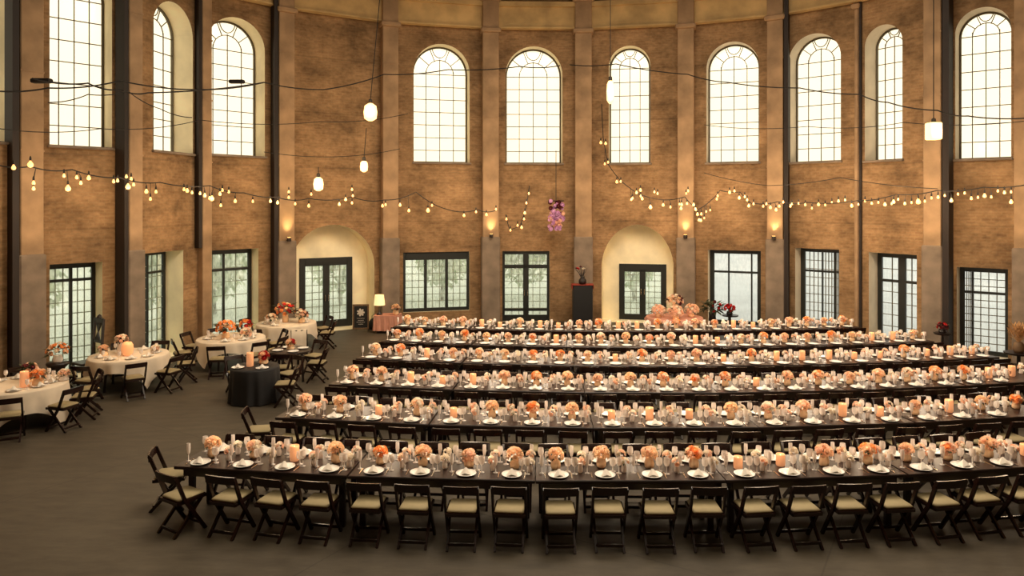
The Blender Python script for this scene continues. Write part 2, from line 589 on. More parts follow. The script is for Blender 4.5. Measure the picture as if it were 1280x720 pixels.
def glazing(bay, name, label, cat, u0, u1, z0, z1, t, cols, rows, header=0.0, panel=0.0, frame=.09, pane='pane_low', bars=(3, 7), pale=True, handle=True):
    """rectangular frame at depth t; cols: fractions of the mullions; rows: transom heights; bars: fine glazing bars per light"""
    mb = MB()
    fd = 0.10
    def vbox(a, b, c, d):   # u a..b, z c..d
        mb.box(((a + b) / 2, t, (c + d) / 2), (b - a, fd, d - c), bev=.008)
    vbox(u0, u0 + frame, z0, z1); vbox(u1 - frame, u1, z0, z1)
    vbox(u0 + frame, u1 - frame, z1 - max(frame, header), z1)
    vbox(u0 + frame, u1 - frame, z0, z0 + max(frame, panel))
    iu0, iu1 = u0 + frame, u1 - frame
    iz0, iz1 = z0 + max(frame, panel), z1 - max(frame, header)
    cuts = [iu0]
    for fr, wd in cols:
        c = iu0 + (iu1 - iu0) * fr
        vbox(c - wd / 2, c + wd / 2, iz0, iz1)
        cuts.append(c)
    cuts.append(iu1)
    rz = [iz0]
    for zz, wd in rows:
        vbox(iu0, iu1, zz - wd / 2, zz + wd / 2)
        rz.append(zz)
    rz.append(iz1)
    root = new_obj(name, mb.mesh('door_frame', M['dframe']), mw=bay.mw)
    tag(root, label, cat, kind='structure')
    pb = MB()
    pb.add([(iu0, t + .02, iz0), (iu1, t + .02, iz0), (iu1, t + .02, iz1), (iu0, t + .02, iz1)], [(0, 1, 2, 3)])
    new_obj('pane', pb.mesh('pane', M[pane]), root)
    if bars:
        gb = MB()
        for i in range(len(cuts) - 1):
            for k in range(1, bars[0]):
                x = cuts[i] + (cuts[i + 1] - cuts[i]) * k / bars[0]
                gb.bar((x, t, iz0), (x, t, iz1), .022, .03, up=(0, 1, 0))
        tot = rz[-1] - rz[0]
        for k in range(1, bars[1]):
            z = rz[0] + tot * k / bars[1]
            gb.bar((iu0, t, z), (iu1, t, z), .02, .03, up=(0, 1, 0))
        new_obj('glazing_bars', gb.mesh('glazing_bars', M['muntin_pale' if pale else 'muntin']), root)
    if handle and cat == 'door':
        hb = MB()
        for s in (-1, 1):
            hb.box(((u0 + u1) / 2 + s * .06, t - .08, 1.05), (.025, .05, .22), bev=.008)
        new_obj('handle', hb.mesh('handle', M['silver']), root)
    return root


PIER_LAB = None
bays = []
for i in range(len(PV) - 1):
    side = 'left' if i < 4 else ('back' if i < 8 else 'right')
    bays.append(Bay(PV[i], PV[i + 1], 'wall_' + side, ''))
bay_labels = ['brick wall bay at the picture edge beyond the first pier', 'brick wall bay beside the white draped corner table',
              'narrow brick wall bay with the slimmest tall window of this side', 'brick wall bay behind the orange flower table',
              'brick wall bay with a cream arched doorway and no upper window', 'brick wall bay over the wide three light window',
              'brick wall bay with transom glass doors and a violet hanging', 'brick wall bay with the second cream arched doorway',
              'brick wall bay beside the arched doorway with a grey reveal door', 'brick wall bay beyond the lit pier on the street side',
              'narrow brick wall bay with the slimmest street side window', 'brick wall bay with the big street side window']
for b, l in zip(bays, bay_labels):
    b.label = l

# upper windows: (bay, px left, px right, row of head, row of sill)
UP = [(0, -62, 16, -70, 175), (1, 62, 140, -42, 183), (2, 191, 241, 3, 190), (3, 259, 331, 22, 194), (5, 517, 587, 55, 203), (6, 632, 703, 58, 204),
      (7, 761, 813, 57, 204), (8, 883, 949, 52, 203), (9, 986, 1051, 42, 202), (10, 1081, 1128, 31, 200), (11, 1194, 1264, 9, 198)]
UPLAB = ['tall arched window cut by the picture edge', 'tall arched window above the corner table', 'slim arched window between two dark edged piers',
         'arched window above the orange flower table', 'arched window above the wide three light window', 'arched window above the transom glass doors',
         'arched window above the second cream doorway', 'arched window above the grey reveal glass door', 'arched window beyond the lit pier',
         'slim arched window on the street side', 'large arched window at the far street side']
wi = 1
jobs = []
for (bi, a, b_, yt, yb), lab in zip(UP, UPLAB):
    B = bays[bi]
    u0, u1 = sorted((B.u(a), B.u(b_)))
    um = (u0 + u1) / 2
    z0, z1 = B.z(yb, um), B.z(yt, um)
    z1 = min(z1, 10.35)
    u0 = max(u0, .12); u1 = min(u1, B.len - .12)
    B.hole(arch_outline(u0, u1, z0, z1, 24), 0.75, 2 if bi < 8 else 3)
    jobs.append(('up', B, wi, u0, u1, z0, z1, lab)); wi += 1

# lower openings
def low(bi, a, b_, yt, depth, mi, zb=0.003):
    B = bays[bi]
    u0, u1 = sorted((B.u(a), B.u(b_)))
    um = (u0 + u1) / 2
    z1 = B.z(yt, um)
    u0 = max(u0, .10); u1 = min(u1, B.len - .10)
    B.hole(rect_outline(u0, u1, zb, z1), depth, mi)
    return B, u0, u1, z1

L1 = low(1, 62, 128, 329, .85, 2)
L2 = low(2, 174, 229, 315, .85, 2)
L3 = low(3, 252, 323, 312, .75, 2)
M1 = low(5, 504, 587, 315, .35, 2, 0.45)
M2 = low(6, 628, 687, 314, .30, 2)
R1 = low(8, 885, 951, 313, .80, 3)
R2 = low(9, 994, 1049, 311, .80, 3)
R3 = low(10, 1086, 1146, 317, .80, 3)
R4 = low(11, 1196, 1260, 335, .80, 3)
# arched door recesses
def archrec(bi, a, b_, yt, ys, depth):
    B = bays[bi]
    u0, u1 = sorted((B.u(a), B.u(b_)))
    um = (u0 + u1) / 2
    z1, zs = B.z(yt, um), B.z(ys, um)
    B.hole(seg_arch_outline(u0, u1, 0.003, zs, z1, 24), depth, 2)
    return B, u0, u1, zs, z1, depth
A1 = archrec(4, 362, 468, 281, 335, .75)
A2 = archrec(7, 752, 842, 281, 335, .75)

WM = [M['brick'], M['brick'], M['plaster'], M['plaster_grey']]
for b in bays:
    b.build(WM)
# walls behind the camera and at the sides, plain
n0 = len(PV)
for i in range(n0 - 1, len(POLY)):
    A, B = POLY[i], POLY[(i + 1) % len(POLY)]
    nm = 'wall_right' if i < n0 + 1 else ('wall_front' if i < n0 + 3 else 'wall_left')
    bb = Bay(A, B, nm, 'plain brick wall outside the picture, run %s' % ORD[i - n0 + 1])
    bb.build(WM)

for j in jobs:
    upper_window(*j[1:], t=.66 if j[1] in (bays[1], bays[2], bays[3], bays[9], bays[10], bays[11]) else .52)

WIN = wi
def gz(rec, nm, label, cat, t, cols, rows_py, **kw):
    B, u0, u1, z1 = rec[0], rec[1], rec[2], rec[3]
    um = (u0 + u1) / 2
    z0 = kw.pop('z0', 0.01)
    return glazing(B, nm, label, cat, u0, u1, z0, z1, t, cols, [(B.z(py, um, t), w) for py, w in rows_py], **kw)

gz(L1, 'door_1', 'dark framed glass door beside the corner table', 'door', .62, [(.52, .07)], [(350, .07)], header=.16, bars=(3, 9), handle=False)
gz(L2, 'door_2', 'dark framed glass door below the slim arched window', 'door', .62, [(.6, .06)], [(342, .06)], header=.12, bars=(3, 9), handle=False)
gz(L3, 'door_3', 'dark framed glass door behind the orange flower table', 'door', .5, [(.46, .06)], [(337, .08)], header=.16, frame=.11, bars=(2, 6), handle=False)
gz(M1, 'window_%d' % WIN, 'wide dark framed window of three lights', 'window', .12, [(.322, .10), (.667, .10)], [], header=.28, panel=.12, frame=.09, bars=(3, 7), z0=.45); WIN += 1
gz(M2, 'door_4', 'pair of dark glass doors under a transom light', 'door', .12, [(.5, .20)], [(333, .13), (387, .09)], frame=.09, header=.12, panel=.22, bars=(3, 9))
gz(R1, 'door_5', 'dark glass door with a grey reveal beside the red bouquet', 'door', .55, [(.34, .05), (.87, .05)], [(340, .07)], header=.10, frame=.15, pane='pane_right', bars=None, handle=False)
gz(R2, 'door_6', 'dark glass door just beyond the lit pier', 'door', .55, [(.5, .04), (.85, .05)], [(339, .07)], header=.12, frame=.14, pane='pane_right', bars=(4, 9), pale=False, handle=False)
gz(R3, 'door_7', 'dark glass door below the slim street side window', 'door', .55, [(.52, .22)], [(352, .08)], header=.16, frame=.13, pane='pane_right', bars=(2, 7), pale=False, handle=False)
gz(R4, 'door_8', 'dark glass door near the dried grasses', 'door', .55, [(.2, .05)], [(366, .07)], header=.16, frame=.12, pane='pane_right', bars=(4, 11), pale=False, handle=False)

def arch_door(rec, nm, label, pa, pb, pt, split, low_panel):
    B, u0, u1, zs, z1, dp = rec
    t = dp
    a, b_ = sorted((B.u(pa, t), B.u(pb, t)))
    um = (a + b_) / 2
    zt = B.z(pt, um, t)
    # cream back wall of the recess with a hole for the door
    ol = seg_arch_outline(u0, u1, 0.003, zs, z1, 24)
    loops = [[Vector((u, z, 0)) for u, z in ol], [Vector((u, max(z, .02), 0)) for u, z in rect_outline(a, b_, .02, zt)]]
    tri = tessellate_polygon(loops)
    mb = MB(); flat = [p for l in loops for p in l]
    mb.add([(p.x, t, p.y) for p in flat], tri, 0)
    w = new_obj('wall_back', mb.mesh('arch_infill', M['plaster']), mw=B.mw)
    tag(w, 'cream plaster infill around ' + label, 'wall', kind='structure')
    glazing(B, nm, label, 'door', a, b_, 0.01, zt, t, [(.5, .22)], [(B.z(pt + 8, um, t), .10)], frame=.20, header=.06, panel=low_panel, bars=(3, 8))

arch_door(A1, 'door_9', 'black glass double doors in the cream arch beside the signboard', 374, 440, 322, .5, .25)
arch_door(A2, 'door_10', 'black glass double doors in the cream arch behind the flower table', 774, 833, 330, .5, .20)

# piers
ins = offset_poly(POLY, 0.0)
def pier(i, w, prot, label, steel_and_shade=None, jacket=3.12, low=True):
    V = PV[i]
    a = POLY[i - 1] if i else POLY[-1]
    c = POLY[i + 1]
    d = ((V - a).normalized() + (c - V).normalized()).normalized()
    n = Vector((-d.y, d.x))
    if n.dot(CEN - V) < 0: n = -n
    # local: x along the wall, y into the room
    mw = Matrix(((d.x, n.x, 0, V.x), (d.y, n.y, 0, V.y), (0, 0, 1, 0), (0, 0, 0, 1)))
    mb = MB()
    mb.box((0, prot / 2 - .15, 6.5), (w, prot + .3, 13.0), bev=.02)
    # lift joints and a capital
    for z in (5.55, 7.4, 9.2):
        mb.box((0, prot / 2 - .15, z), (w + .02, prot + .32, .04))
    mb.box((0, prot / 2 - .12, 10.55), (w + .14, prot + .46, .16), bev=.03)
    mb.box((0, prot / 2 - .12, 11.75), (w + .2, prot + .52, .3), bev=.05)
    root = new_obj('pillar', mb.mesh('pier', M['pier']), mw=mw)
    tag(root, label, 'pillar', kind='structure')
    if low:
        jb = MB()
        jb.box((0, prot / 2 - .13, jacket / 2), (w + .08, prot + .36, jacket), bev=.03)
        new_obj('concrete_jacket', jb.mesh('jacket', M['pier_low']), root)
    if steel_and_shade:  # dark strip added to stand in for the pier's shaded near side
        s, z0, z1, th = steel_and_shade
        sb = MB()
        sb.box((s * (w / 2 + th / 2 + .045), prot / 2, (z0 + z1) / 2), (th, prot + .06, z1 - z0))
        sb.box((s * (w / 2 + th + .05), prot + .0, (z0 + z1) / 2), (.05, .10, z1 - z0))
        new_obj('shade_strip', sb.mesh('shade_strip', M['steel_and_shade']), root)
    return root

pier(0, .5, .4, 'brick pier beyond the picture edge')
pier(1, .50, .36, 'pier with added dark shade strip beside the corner table', (-1, 0, 12.6, .12))
pier(2, .38, .34, 'pier with added dark shade strip behind the middle round table', (-1, 0, 12.6, .09))
pier(3, .34, .26, 'slim pier with a short added dark shade strip', (-1, 3.0, 12.6, .10), low=False)
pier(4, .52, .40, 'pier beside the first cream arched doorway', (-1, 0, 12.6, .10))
pier(5, .55, .42, 'pier behind the pink clothed side table')
pier(6, .58, .45, 'pier between the three light window and the transom doors')
pier(7, .60, .45, 'pier behind the black pedestal')
pier(8, .56, .45, 'pier between the second arched doorway and grey reveal door')
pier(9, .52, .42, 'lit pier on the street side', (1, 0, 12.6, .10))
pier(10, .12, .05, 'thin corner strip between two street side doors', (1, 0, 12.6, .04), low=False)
pier(11, .46, .40, 'pier with added dark shade strip on the street side', (1, 0, 12.6, .14))
pier(12, .46, .36, 'last street side pier at the picture edge')

# cornice band and frieze
def ring_band(name, label, d0, d1, z0, z1, m, kind='structure'):
    mb = MB()
    o, i_ = offset_poly(POLY, d0), offset_poly(POLY, d1)
    n = len(POLY)
    vs = [(p.x, p.y, z0) for p in o] + [(p.x, p.y, z0) for p in i_] + [(p.x, p.y, z1) for p in i_] + [(p.x, p.y, z1) for p in o]
    fs = []
    for k in range(n):
        q = (k + 1) % n
        fs += [(k, q, n + q, n + k), (n + k, n + q, 2 * n + q, 2 * n + k), (2 * n + k, 2 * n + q, 3 * n + q, 3 * n + k)]
    mb.add(vs, fs)
    ob = new_obj(name, mb.mesh(name, m)); tag(ob, label, 'trim', kind=kind)
ring_band('trim_1', 'pale concrete cornice band round the top of the hall', -.02, .22, 10.72, 11.45, M['cornice'])
ring_band('trim_2', 'upper projecting cornice moulding above the band', -.02, .34, 11.45, 11.62, M['cornice'])
ring_band('trim_3', 'thin ledge below the cornice band', -.02, .28, 10.66, 10.72, M['cornice'])

# roof ring with an unseen opening added to let overhead light in
loops = [[Vector((p.x, p.y, 0)) for p in offset_poly(POLY, -.3)], [Vector((1.5 + 8 * math.cos(2 * PI * k / 40), 11 + 8 * math.sin(2 * PI * k / 40), 0)) for k in range(40)]]
tri = tessellate_polygon(loops)
mb = MB(); flat = [p for l in loops for p in l]
mb.add([(p.x, p.y, WALL_TOP) for p in flat], tri)
tag(new_obj('ceiling', mb.mesh('ceiling', M['roof'])), 'boarded roof ring with an unseen round opening added for light', 'ceiling', kind='structure')

mb = MB()
fl = offset_poly(POLY, -1.2)
mb.add([(p.x, p.y, 0) for p in fl], [tuple(range(len(fl)))])
fo = new_obj('floor', mb.mesh('floor', M['floor']))
if fo.data.polygons[0].normal.z < 0:
    fo.data.flip_normals()
tag(fo, 'worn grey concrete floor of the hall', 'floor', kind='structure')
mb = MB(); mb.add([(-90, -40, -.12), (90, -40, -.12), (90, 130, -.12), (-90, 130, -.12)], [(0, 1, 2, 3)])
tag(new_obj('ground', mb.mesh('ground', M['ground'])), 'pale paving outside the windows', 'ground', kind='structure')


# ------------------------------------------------------------------ flowers
def petal_rose(mb, c, r, up, mi, rng):
    up = Vector(up).normalized()
    q = Vector((0, 0, 1)).rotation_difference(up).to_matrix().to_4x4()
    T = Matrix.Translation(c) @ q @ Matrix.Rotation(rng.random() * 6.28, 4, 'Z')
    # bud core
    mb.lathe([(.0, -.30 * r), (.46 * r, -.05 * r), (.50 * r, .25 * r), (.22 * r, .52 * r)], 6, mi=mi, M4=T)
    for ring, (rad, ht, n, w) in enumerate(((.62, .42, 5, .52), (1.0, .18, 6, .58))):
        for k in range(n):
            th = 2 * PI * (k + ring * .5) / n
            vs, fs = [], []
            for (rr, zz, ww) in ((.18, -.35, .22), (rad * .82, ht * .2, w), (rad, ht + .10, w * .62)):
                for s in (-1, 1):
                    vs.append(((rr * math.cos(th) - s * ww * math.sin(th)) * r, (rr * math.sin(th) + s * ww * math.cos(th)) * r, zz * r))
            fs = [(0, 1, 3, 2), (2, 3, 5, 4)]
            mb.add(vs, fs, mi, T)


def leaf(mb, p, d, ln, w, mi):
    d = Vector(d).normalized()
    u = Vector((0, 0, 1)) if abs(d.z) < .9 else Vector((1, 0, 0))
    s = d.cross(u).normalized()
    p = Vector(p)
    mb.add([p, p + d * ln * .5 + s * w, p + d * ln + Vector((0, 0, -.1 * ln)), p + d * ln * .5 - s * w], [(0, 1, 2, 3)], mi)


def posy_mesh(name, rad, base, n, mis, mats, seed, leaves=14, rr=(.030, .046), squash=.9):
    rng = random.Random(seed)
    mb = MB()
    for k in range(n):
        # fibonacci dome
        t = (k + .5) / n
        ph = k * 2.39996
        cz = 1 - t * 1.45
        sr = math.sqrt(max(0, 1 - cz * cz))
        d = Vector((sr * math.cos(ph), sr * math.sin(ph), cz * squash))
        r = rng.uniform(*rr)
        petal_rose(mb, Vector((0, 0, base)) + d * (rad - r * .5) * rng.uniform(.9, 1.08), r, d + Vector((0, 0, .2)), rng.choice(mis), rng)
    for k in range(leaves):
        ph = rng.random() * 6.28
        d = Vector((math.cos(ph), math.sin(ph), rng.uniform(-.35, .6)))
        leaf(mb, Vector((0, 0, base)) + d * rad * .55, d, rad * rng.uniform(.7, 1.05), rad * .16, len(mats) - 1)
    return mb.mesh(name, mats)


FM = [M['rose_peach'], M['rose_blush'], M['rose_white'], M['rose_orange'], M['rose_red'], M['rose_wine'], M['leaf']]


def vase_mesh(h, r, m):
    mb = MB()
    mb.lathe([(r * .7, 0), (r * .95, h * .12), (r, h * .5), (r * .8, h * .85), (r * .88, h)], 12)
    return mb.mesh('vase', m, True)


POSY = []
spec = [([0, 0, 1], 'peach'), ([0, 1, 1], 'blush'), ([0, 3], 'orange'), ([0, 0, 3, 1], 'apricot'), ([1, 2, 0], 'cream and peach')]
for i, (mis, nm) in enumerate(spec):
    for v in range(2):
        bl = posy_mesh('blooms', .092 + .012 * v, .145 + .03 * v, 13 + 2 * v, mis, FM, 100 + i * 7 + v, leaves=10)
        POSY.append(([('vase', vase_mesh(.10 + .03 * v, .062, M['amber'])), ('blooms', bl)], nm, 'low' if v == 0 else 'tall'))

# lit candle in a frosted amber glass
def candle_proto(h, r):
    g = MB(); g.lathe([(r * .86, 0), (r, .015), (r * 1.0, h * .9), (r * .95, h), (r * .86, h), (r * .86, h * .55), (0.001, h * .55)], 12)
    w = MB(); w.lathe([(r * .62, h * .3), (r * .62, h * .62), (.004, h * .66)], 10)
    fl_ = MB(); fl_.lathe([(.002, h * .66), (.013, h * .74), (.010, h * .84), (.001, h * .98)], 8)
    return [('glass_holder', g.mesh('glass_holder', M['candle'], True)), ('wax', w.mesh('wax', M['rose_white'], True)), ('flame', fl_.mesh('flame', M['flame'], True))]
CANDLE = [candle_proto(.15, .058), candle_proto(.20, .062)]

# small bud vase of white flowers
BUD = []
for v in range(3):
    bl = posy_mesh('blooms', .055, .115, 5, [[2, 2, 1], [2, 1], [2]][v], FM, 300 + v, leaves=6, rr=(.024, .032))
    BUD.append([('vase', vase_mesh(.10, .030, M['glass'])), ('blooms', bl)])


# ------------------------------------------------------------------ tableware prototypes
def plate_mesh(r=.135):
    mb = MB()
    mb.lathe([(.0015, .004), (r * .62, .004), (r * .70, .010), (r, .022), (r, .026), (r * .70, .015), (r * .60, .010), (.0015, .010)], 20, cap=False)
    mb.lathe([(r * .55, 0), (r * .55, .005)], 16)
    return mb.mesh('plate', M['china'], True)
PLATE = [(None, plate_mesh())]

def napkin_mesh():
    mb = MB()
    # a square folded on the diagonal and stood as a soft tent
    a, h = .085, .085
    vs = [(-a, -.075, 0), (a, -.075, 0), (.012, .05, 0), (-.012, .05, 0), (-.012, -.02, h), (.012, -.02, h), (-a * .5, -.06, h * .42), (a * .5, -.06, h * .42), (0, -.085, .028)]
    fs = [(0, 6, 4, 3), (1, 2, 5, 7), (4, 5, 2, 3), (6, 8, 7, 5, 4), (0, 8, 6), (8, 1, 7), (0, 3, 2, 1, 8)]
    mb.add(vs, fs)
    return mb.mesh('napkin', M['linen'])
NAPKIN = [(None, napkin_mesh())]

def wineglass():
    b = MB(); b.lathe([(.004, .085), (.026, .098), (.036, .125), (.037, .150), (.031, .190)], 12, cap=False)
    s = MB(); s.lathe([(.034, 0), (.034, .003), (.005, .010), (.004, .086)], 10)
    return [('bowl', b.mesh('bowl', M['glass'], True)), ('stem', s.mesh('stem', M['glass'], True))]
WINE = wineglass()
def flute():
    b = MB(); b.lathe([(.004, .08), (.018, .10), (.025, .15), (.023, .225)], 10, cap=False)
    s = MB(); s.lathe([(.030, 0), (.030, .003), (.005, .010), (.004, .081)], 10)
    return [('bowl', b.mesh('bowl', M['glass'], True)), ('stem', s.mesh('stem', M['glass'], True))]
FLUTE = flute()
_one = {}
def onemesh(parts):
    """a far copy too small to show its parts"""
    if id(parts) in _one:
        return _one[id(parts)]
    mb = MB()
    mats, base = [], 0
    for p in parts:
        me = p[1]
        vs = [v.co.copy() for v in me.vertices]; fs = [tuple(q.vertices) for q in me.polygons]
        ms = [q.material_index for q in me.polygons]
        loc = []
        for m in me.materials:
            if m not in mats: mats.append(m)
            loc.append(mats.index(m))
        b = len(mb.v)
        for v in vs: mb.v.append(tuple(v))
        for f, k in zip(fs, ms):
            mb.f.append(tuple(b + i for i in f)); mb.m.append(loc[k])
    _one[id(parts)] = [(None, mb.mesh(parts[0][0], mats))]
    return _one[id(parts)]
WINE_FAR = onemesh(WINE)
FLUTE_FAR = onemesh(FLUTE)
def goblet():
    b = MB(); b.lathe([(.004, .06), (.030, .072), (.040, .10), (.040, .135), (.036, .160)], 12, cap=False)
    s = MB(); s.lathe([(.036, 0), (.036, .004), (.008, .012), (.006, .061)], 10)
    return [('bowl', b.mesh('bowl', M['glass'], True)), ('stem', s.mesh('stem', M['glass'], True))]
GOBLET = goblet()
GOBLET_FAR = onemesh(GOBLET)

def fork():
    mb = MB()
    mb.box((0, -.02, .004), (.012, .13, .003)); mb.box((0, .055, .005), (.022, .03, .003))
    for k in range(4): mb.box((-.0085 + .0057 * k, .088, .006), (.003, .045, .003))
    return [(None, mb.mesh('fork', M['silver']))]
def knife():
    mb = MB()
    mb.box((0, -.055, .005), (.014, .09, .006), bev=.002)
    mb.add([(-.006, -.01, .004), (.008, -.01, .004), (.012, .06, .004), (.004, .115, .004), (-.006, .11, .004)], [(0, 1, 2, 3, 4)])
    mb.add([(-.006, -.01, .006), (.008, -.01, .006), (.012, .06, .006), (.004, .115, .006), (-.006, .11, .006)], [(0, 1, 2, 3, 4)])
    return [(None, mb.mesh('knife', M['silver']))]
FORK, KNIFE = fork(), knife()


# ------------------------------------------------------------------ chairs (front is +y)
def chair_proto(wm, cm):
    parts = []
    def P(nm, fn, m, smooth=False):
        mb = MB(); fn(mb); parts.append([nm, mb.mesh('chair_' + nm, m, smooth)])
    for s in (-1, 1):   # long stile: top of back down to the front foot
        P('leg', lambda mb: (mb.bar((s * .205, -.235, .80), (s * .205, -.10, .46), .032, .045), mb.bar((s * .205, -.10, .46), (s * .205, .20, 0.0), .032, .045)), wm)
    for s in (-1, 1):   # rear leg crossing under the seat
        P('leg', lambda mb: mb.bar((s * .172, .17, .43), (s * .172, -.235, 0.0), .028, .042), wm)
    def rail(mb):
        n = 8; vs, fs = [], []
        for k in range(n + 1):
            x = -.215 + .43 * k / n
            b = -.018 * (1 - (x / .215) ** 2)
            for (dy, z) in ((-.242, .715), (-.215, .715), (-.229, .815), (-.252, .815)):
                vs.append((x, dy + b, z))
        for k in range(n):
            for j in range(4):
                a, c = k * 4 + j, k * 4 + (j + 1) % 4
                fs.append((a, c, c + 4, a + 4))
        fs += [(3, 2, 1, 0), tuple(n * 4 + j for j in range(4))]
        mb.add(vs, fs)
    P('top_rail', rail, wm)
    def frame(mb):
        mb.box((0, -.185, .435), (.38, .03, .04)); mb.box((0, .205, .435), (.40, .03, .04))
        for s in (-1, 1): mb.box((s * .185, .01, .435), (.028, .40, .04))
    P('seat_frame', frame, wm)
    P('seat_cushion', lambda mb: mb.box((0, .01, .472), (.365, .385, .042), bev=.018), cm, True)
    P('stretcher', lambda mb: mb.box((0, -.19, .075), (.34, .022, .035)), wm)
    P('stretcher', lambda mb: mb.box((0, .165, .075), (.40, .022, .035)), wm)
    return parts
CHAIR = chair_proto(M['wood'], M['cushion'])
# far chairs: only seat cushion and frame stay apart
CHAIR_FAR = [['frame', onemesh([p for p in CHAIR if p[0] != 'seat_cushion'])[0][1]], ['seat_cushion', [p for p in CHAIR if p[0] == 'seat_cushion'][0][1]]]


# ------------------------------------------------------------------ long tables in six rows
ARC = 33.0


def table_proto(L, W=.86):
    parts = []
    mb = MB()
    a, b = L / 2 - .003, L / 2 - .003 - W * L / ARC / 2      # boards mitred so that the run of tables follows the curve
    e = .008
    vs = []
    for z, q in ((.716, e), (.716 + e, 0), (.76 - e, 0), (.76, e)):
        vs += [(-a + q * .3, -W / 2 + q, z), (a - q * .3, -W / 2 + q, z), (b - q * .3, W / 2 - q, z), (-b + q * .3, W / 2 - q, z)]
    fs = [(3, 2, 1, 0), (12, 13, 14, 15)] + [(r * 4 + k, r * 4 + (k + 1) % 4, r * 4 + 4 + (k + 1) % 4, r * 4 + 4 + k) for r in range(3) for k in range(4)]
    mb.add(vs, fs); parts.append(('tabletop', mb.mesh('tabletop', M['table_wood'])))
    mb = MB()
    for s in (-1, 1):
        mb.box((0, s * (W / 2 - .07), .665), (L - .22, .025, .10)); mb.box((s * (L / 2 - .11), 0, .665), (.025, W - .14, .10))
    parts.append(('apron', mb.mesh('apron', M['table_wood'])))
    for sx in (-1, 1):
        for sy in (-1, 1):
            mb = MB(); mb.box((sx * (L / 2 - .14), sy * (W / 2 - .21), .358), (.075, .075, .716), bev=.006)
            parts.append(('leg', mb.mesh('leg', M['table_wood'])))
    return parts


# row: centre of the arc X0, near edge depth there, X of the aisle end, X of the far end, tables
ROWS = [(1.3, 9.22, -4.58, 7.62, 5), (2.2, 11.40, -3.95, 9.15, 5), (2.9, 13.52, -3.62, 11.35, 6), (3.5, 15.75, -3.60, 11.30, 6), (3.8, 17.80, -3.40, 10.9, 6), (3.5, 20.03, -3.45, 10.0, 6)]
RN = ['front', 'second', 'third', 'fourth', 'fifth', 'rearmost']
TZ = .76


def inview(x, y, z=.8, mrg=14):
    px = 640 + F * x / y
    return -mrg < px < 1280 + mrg


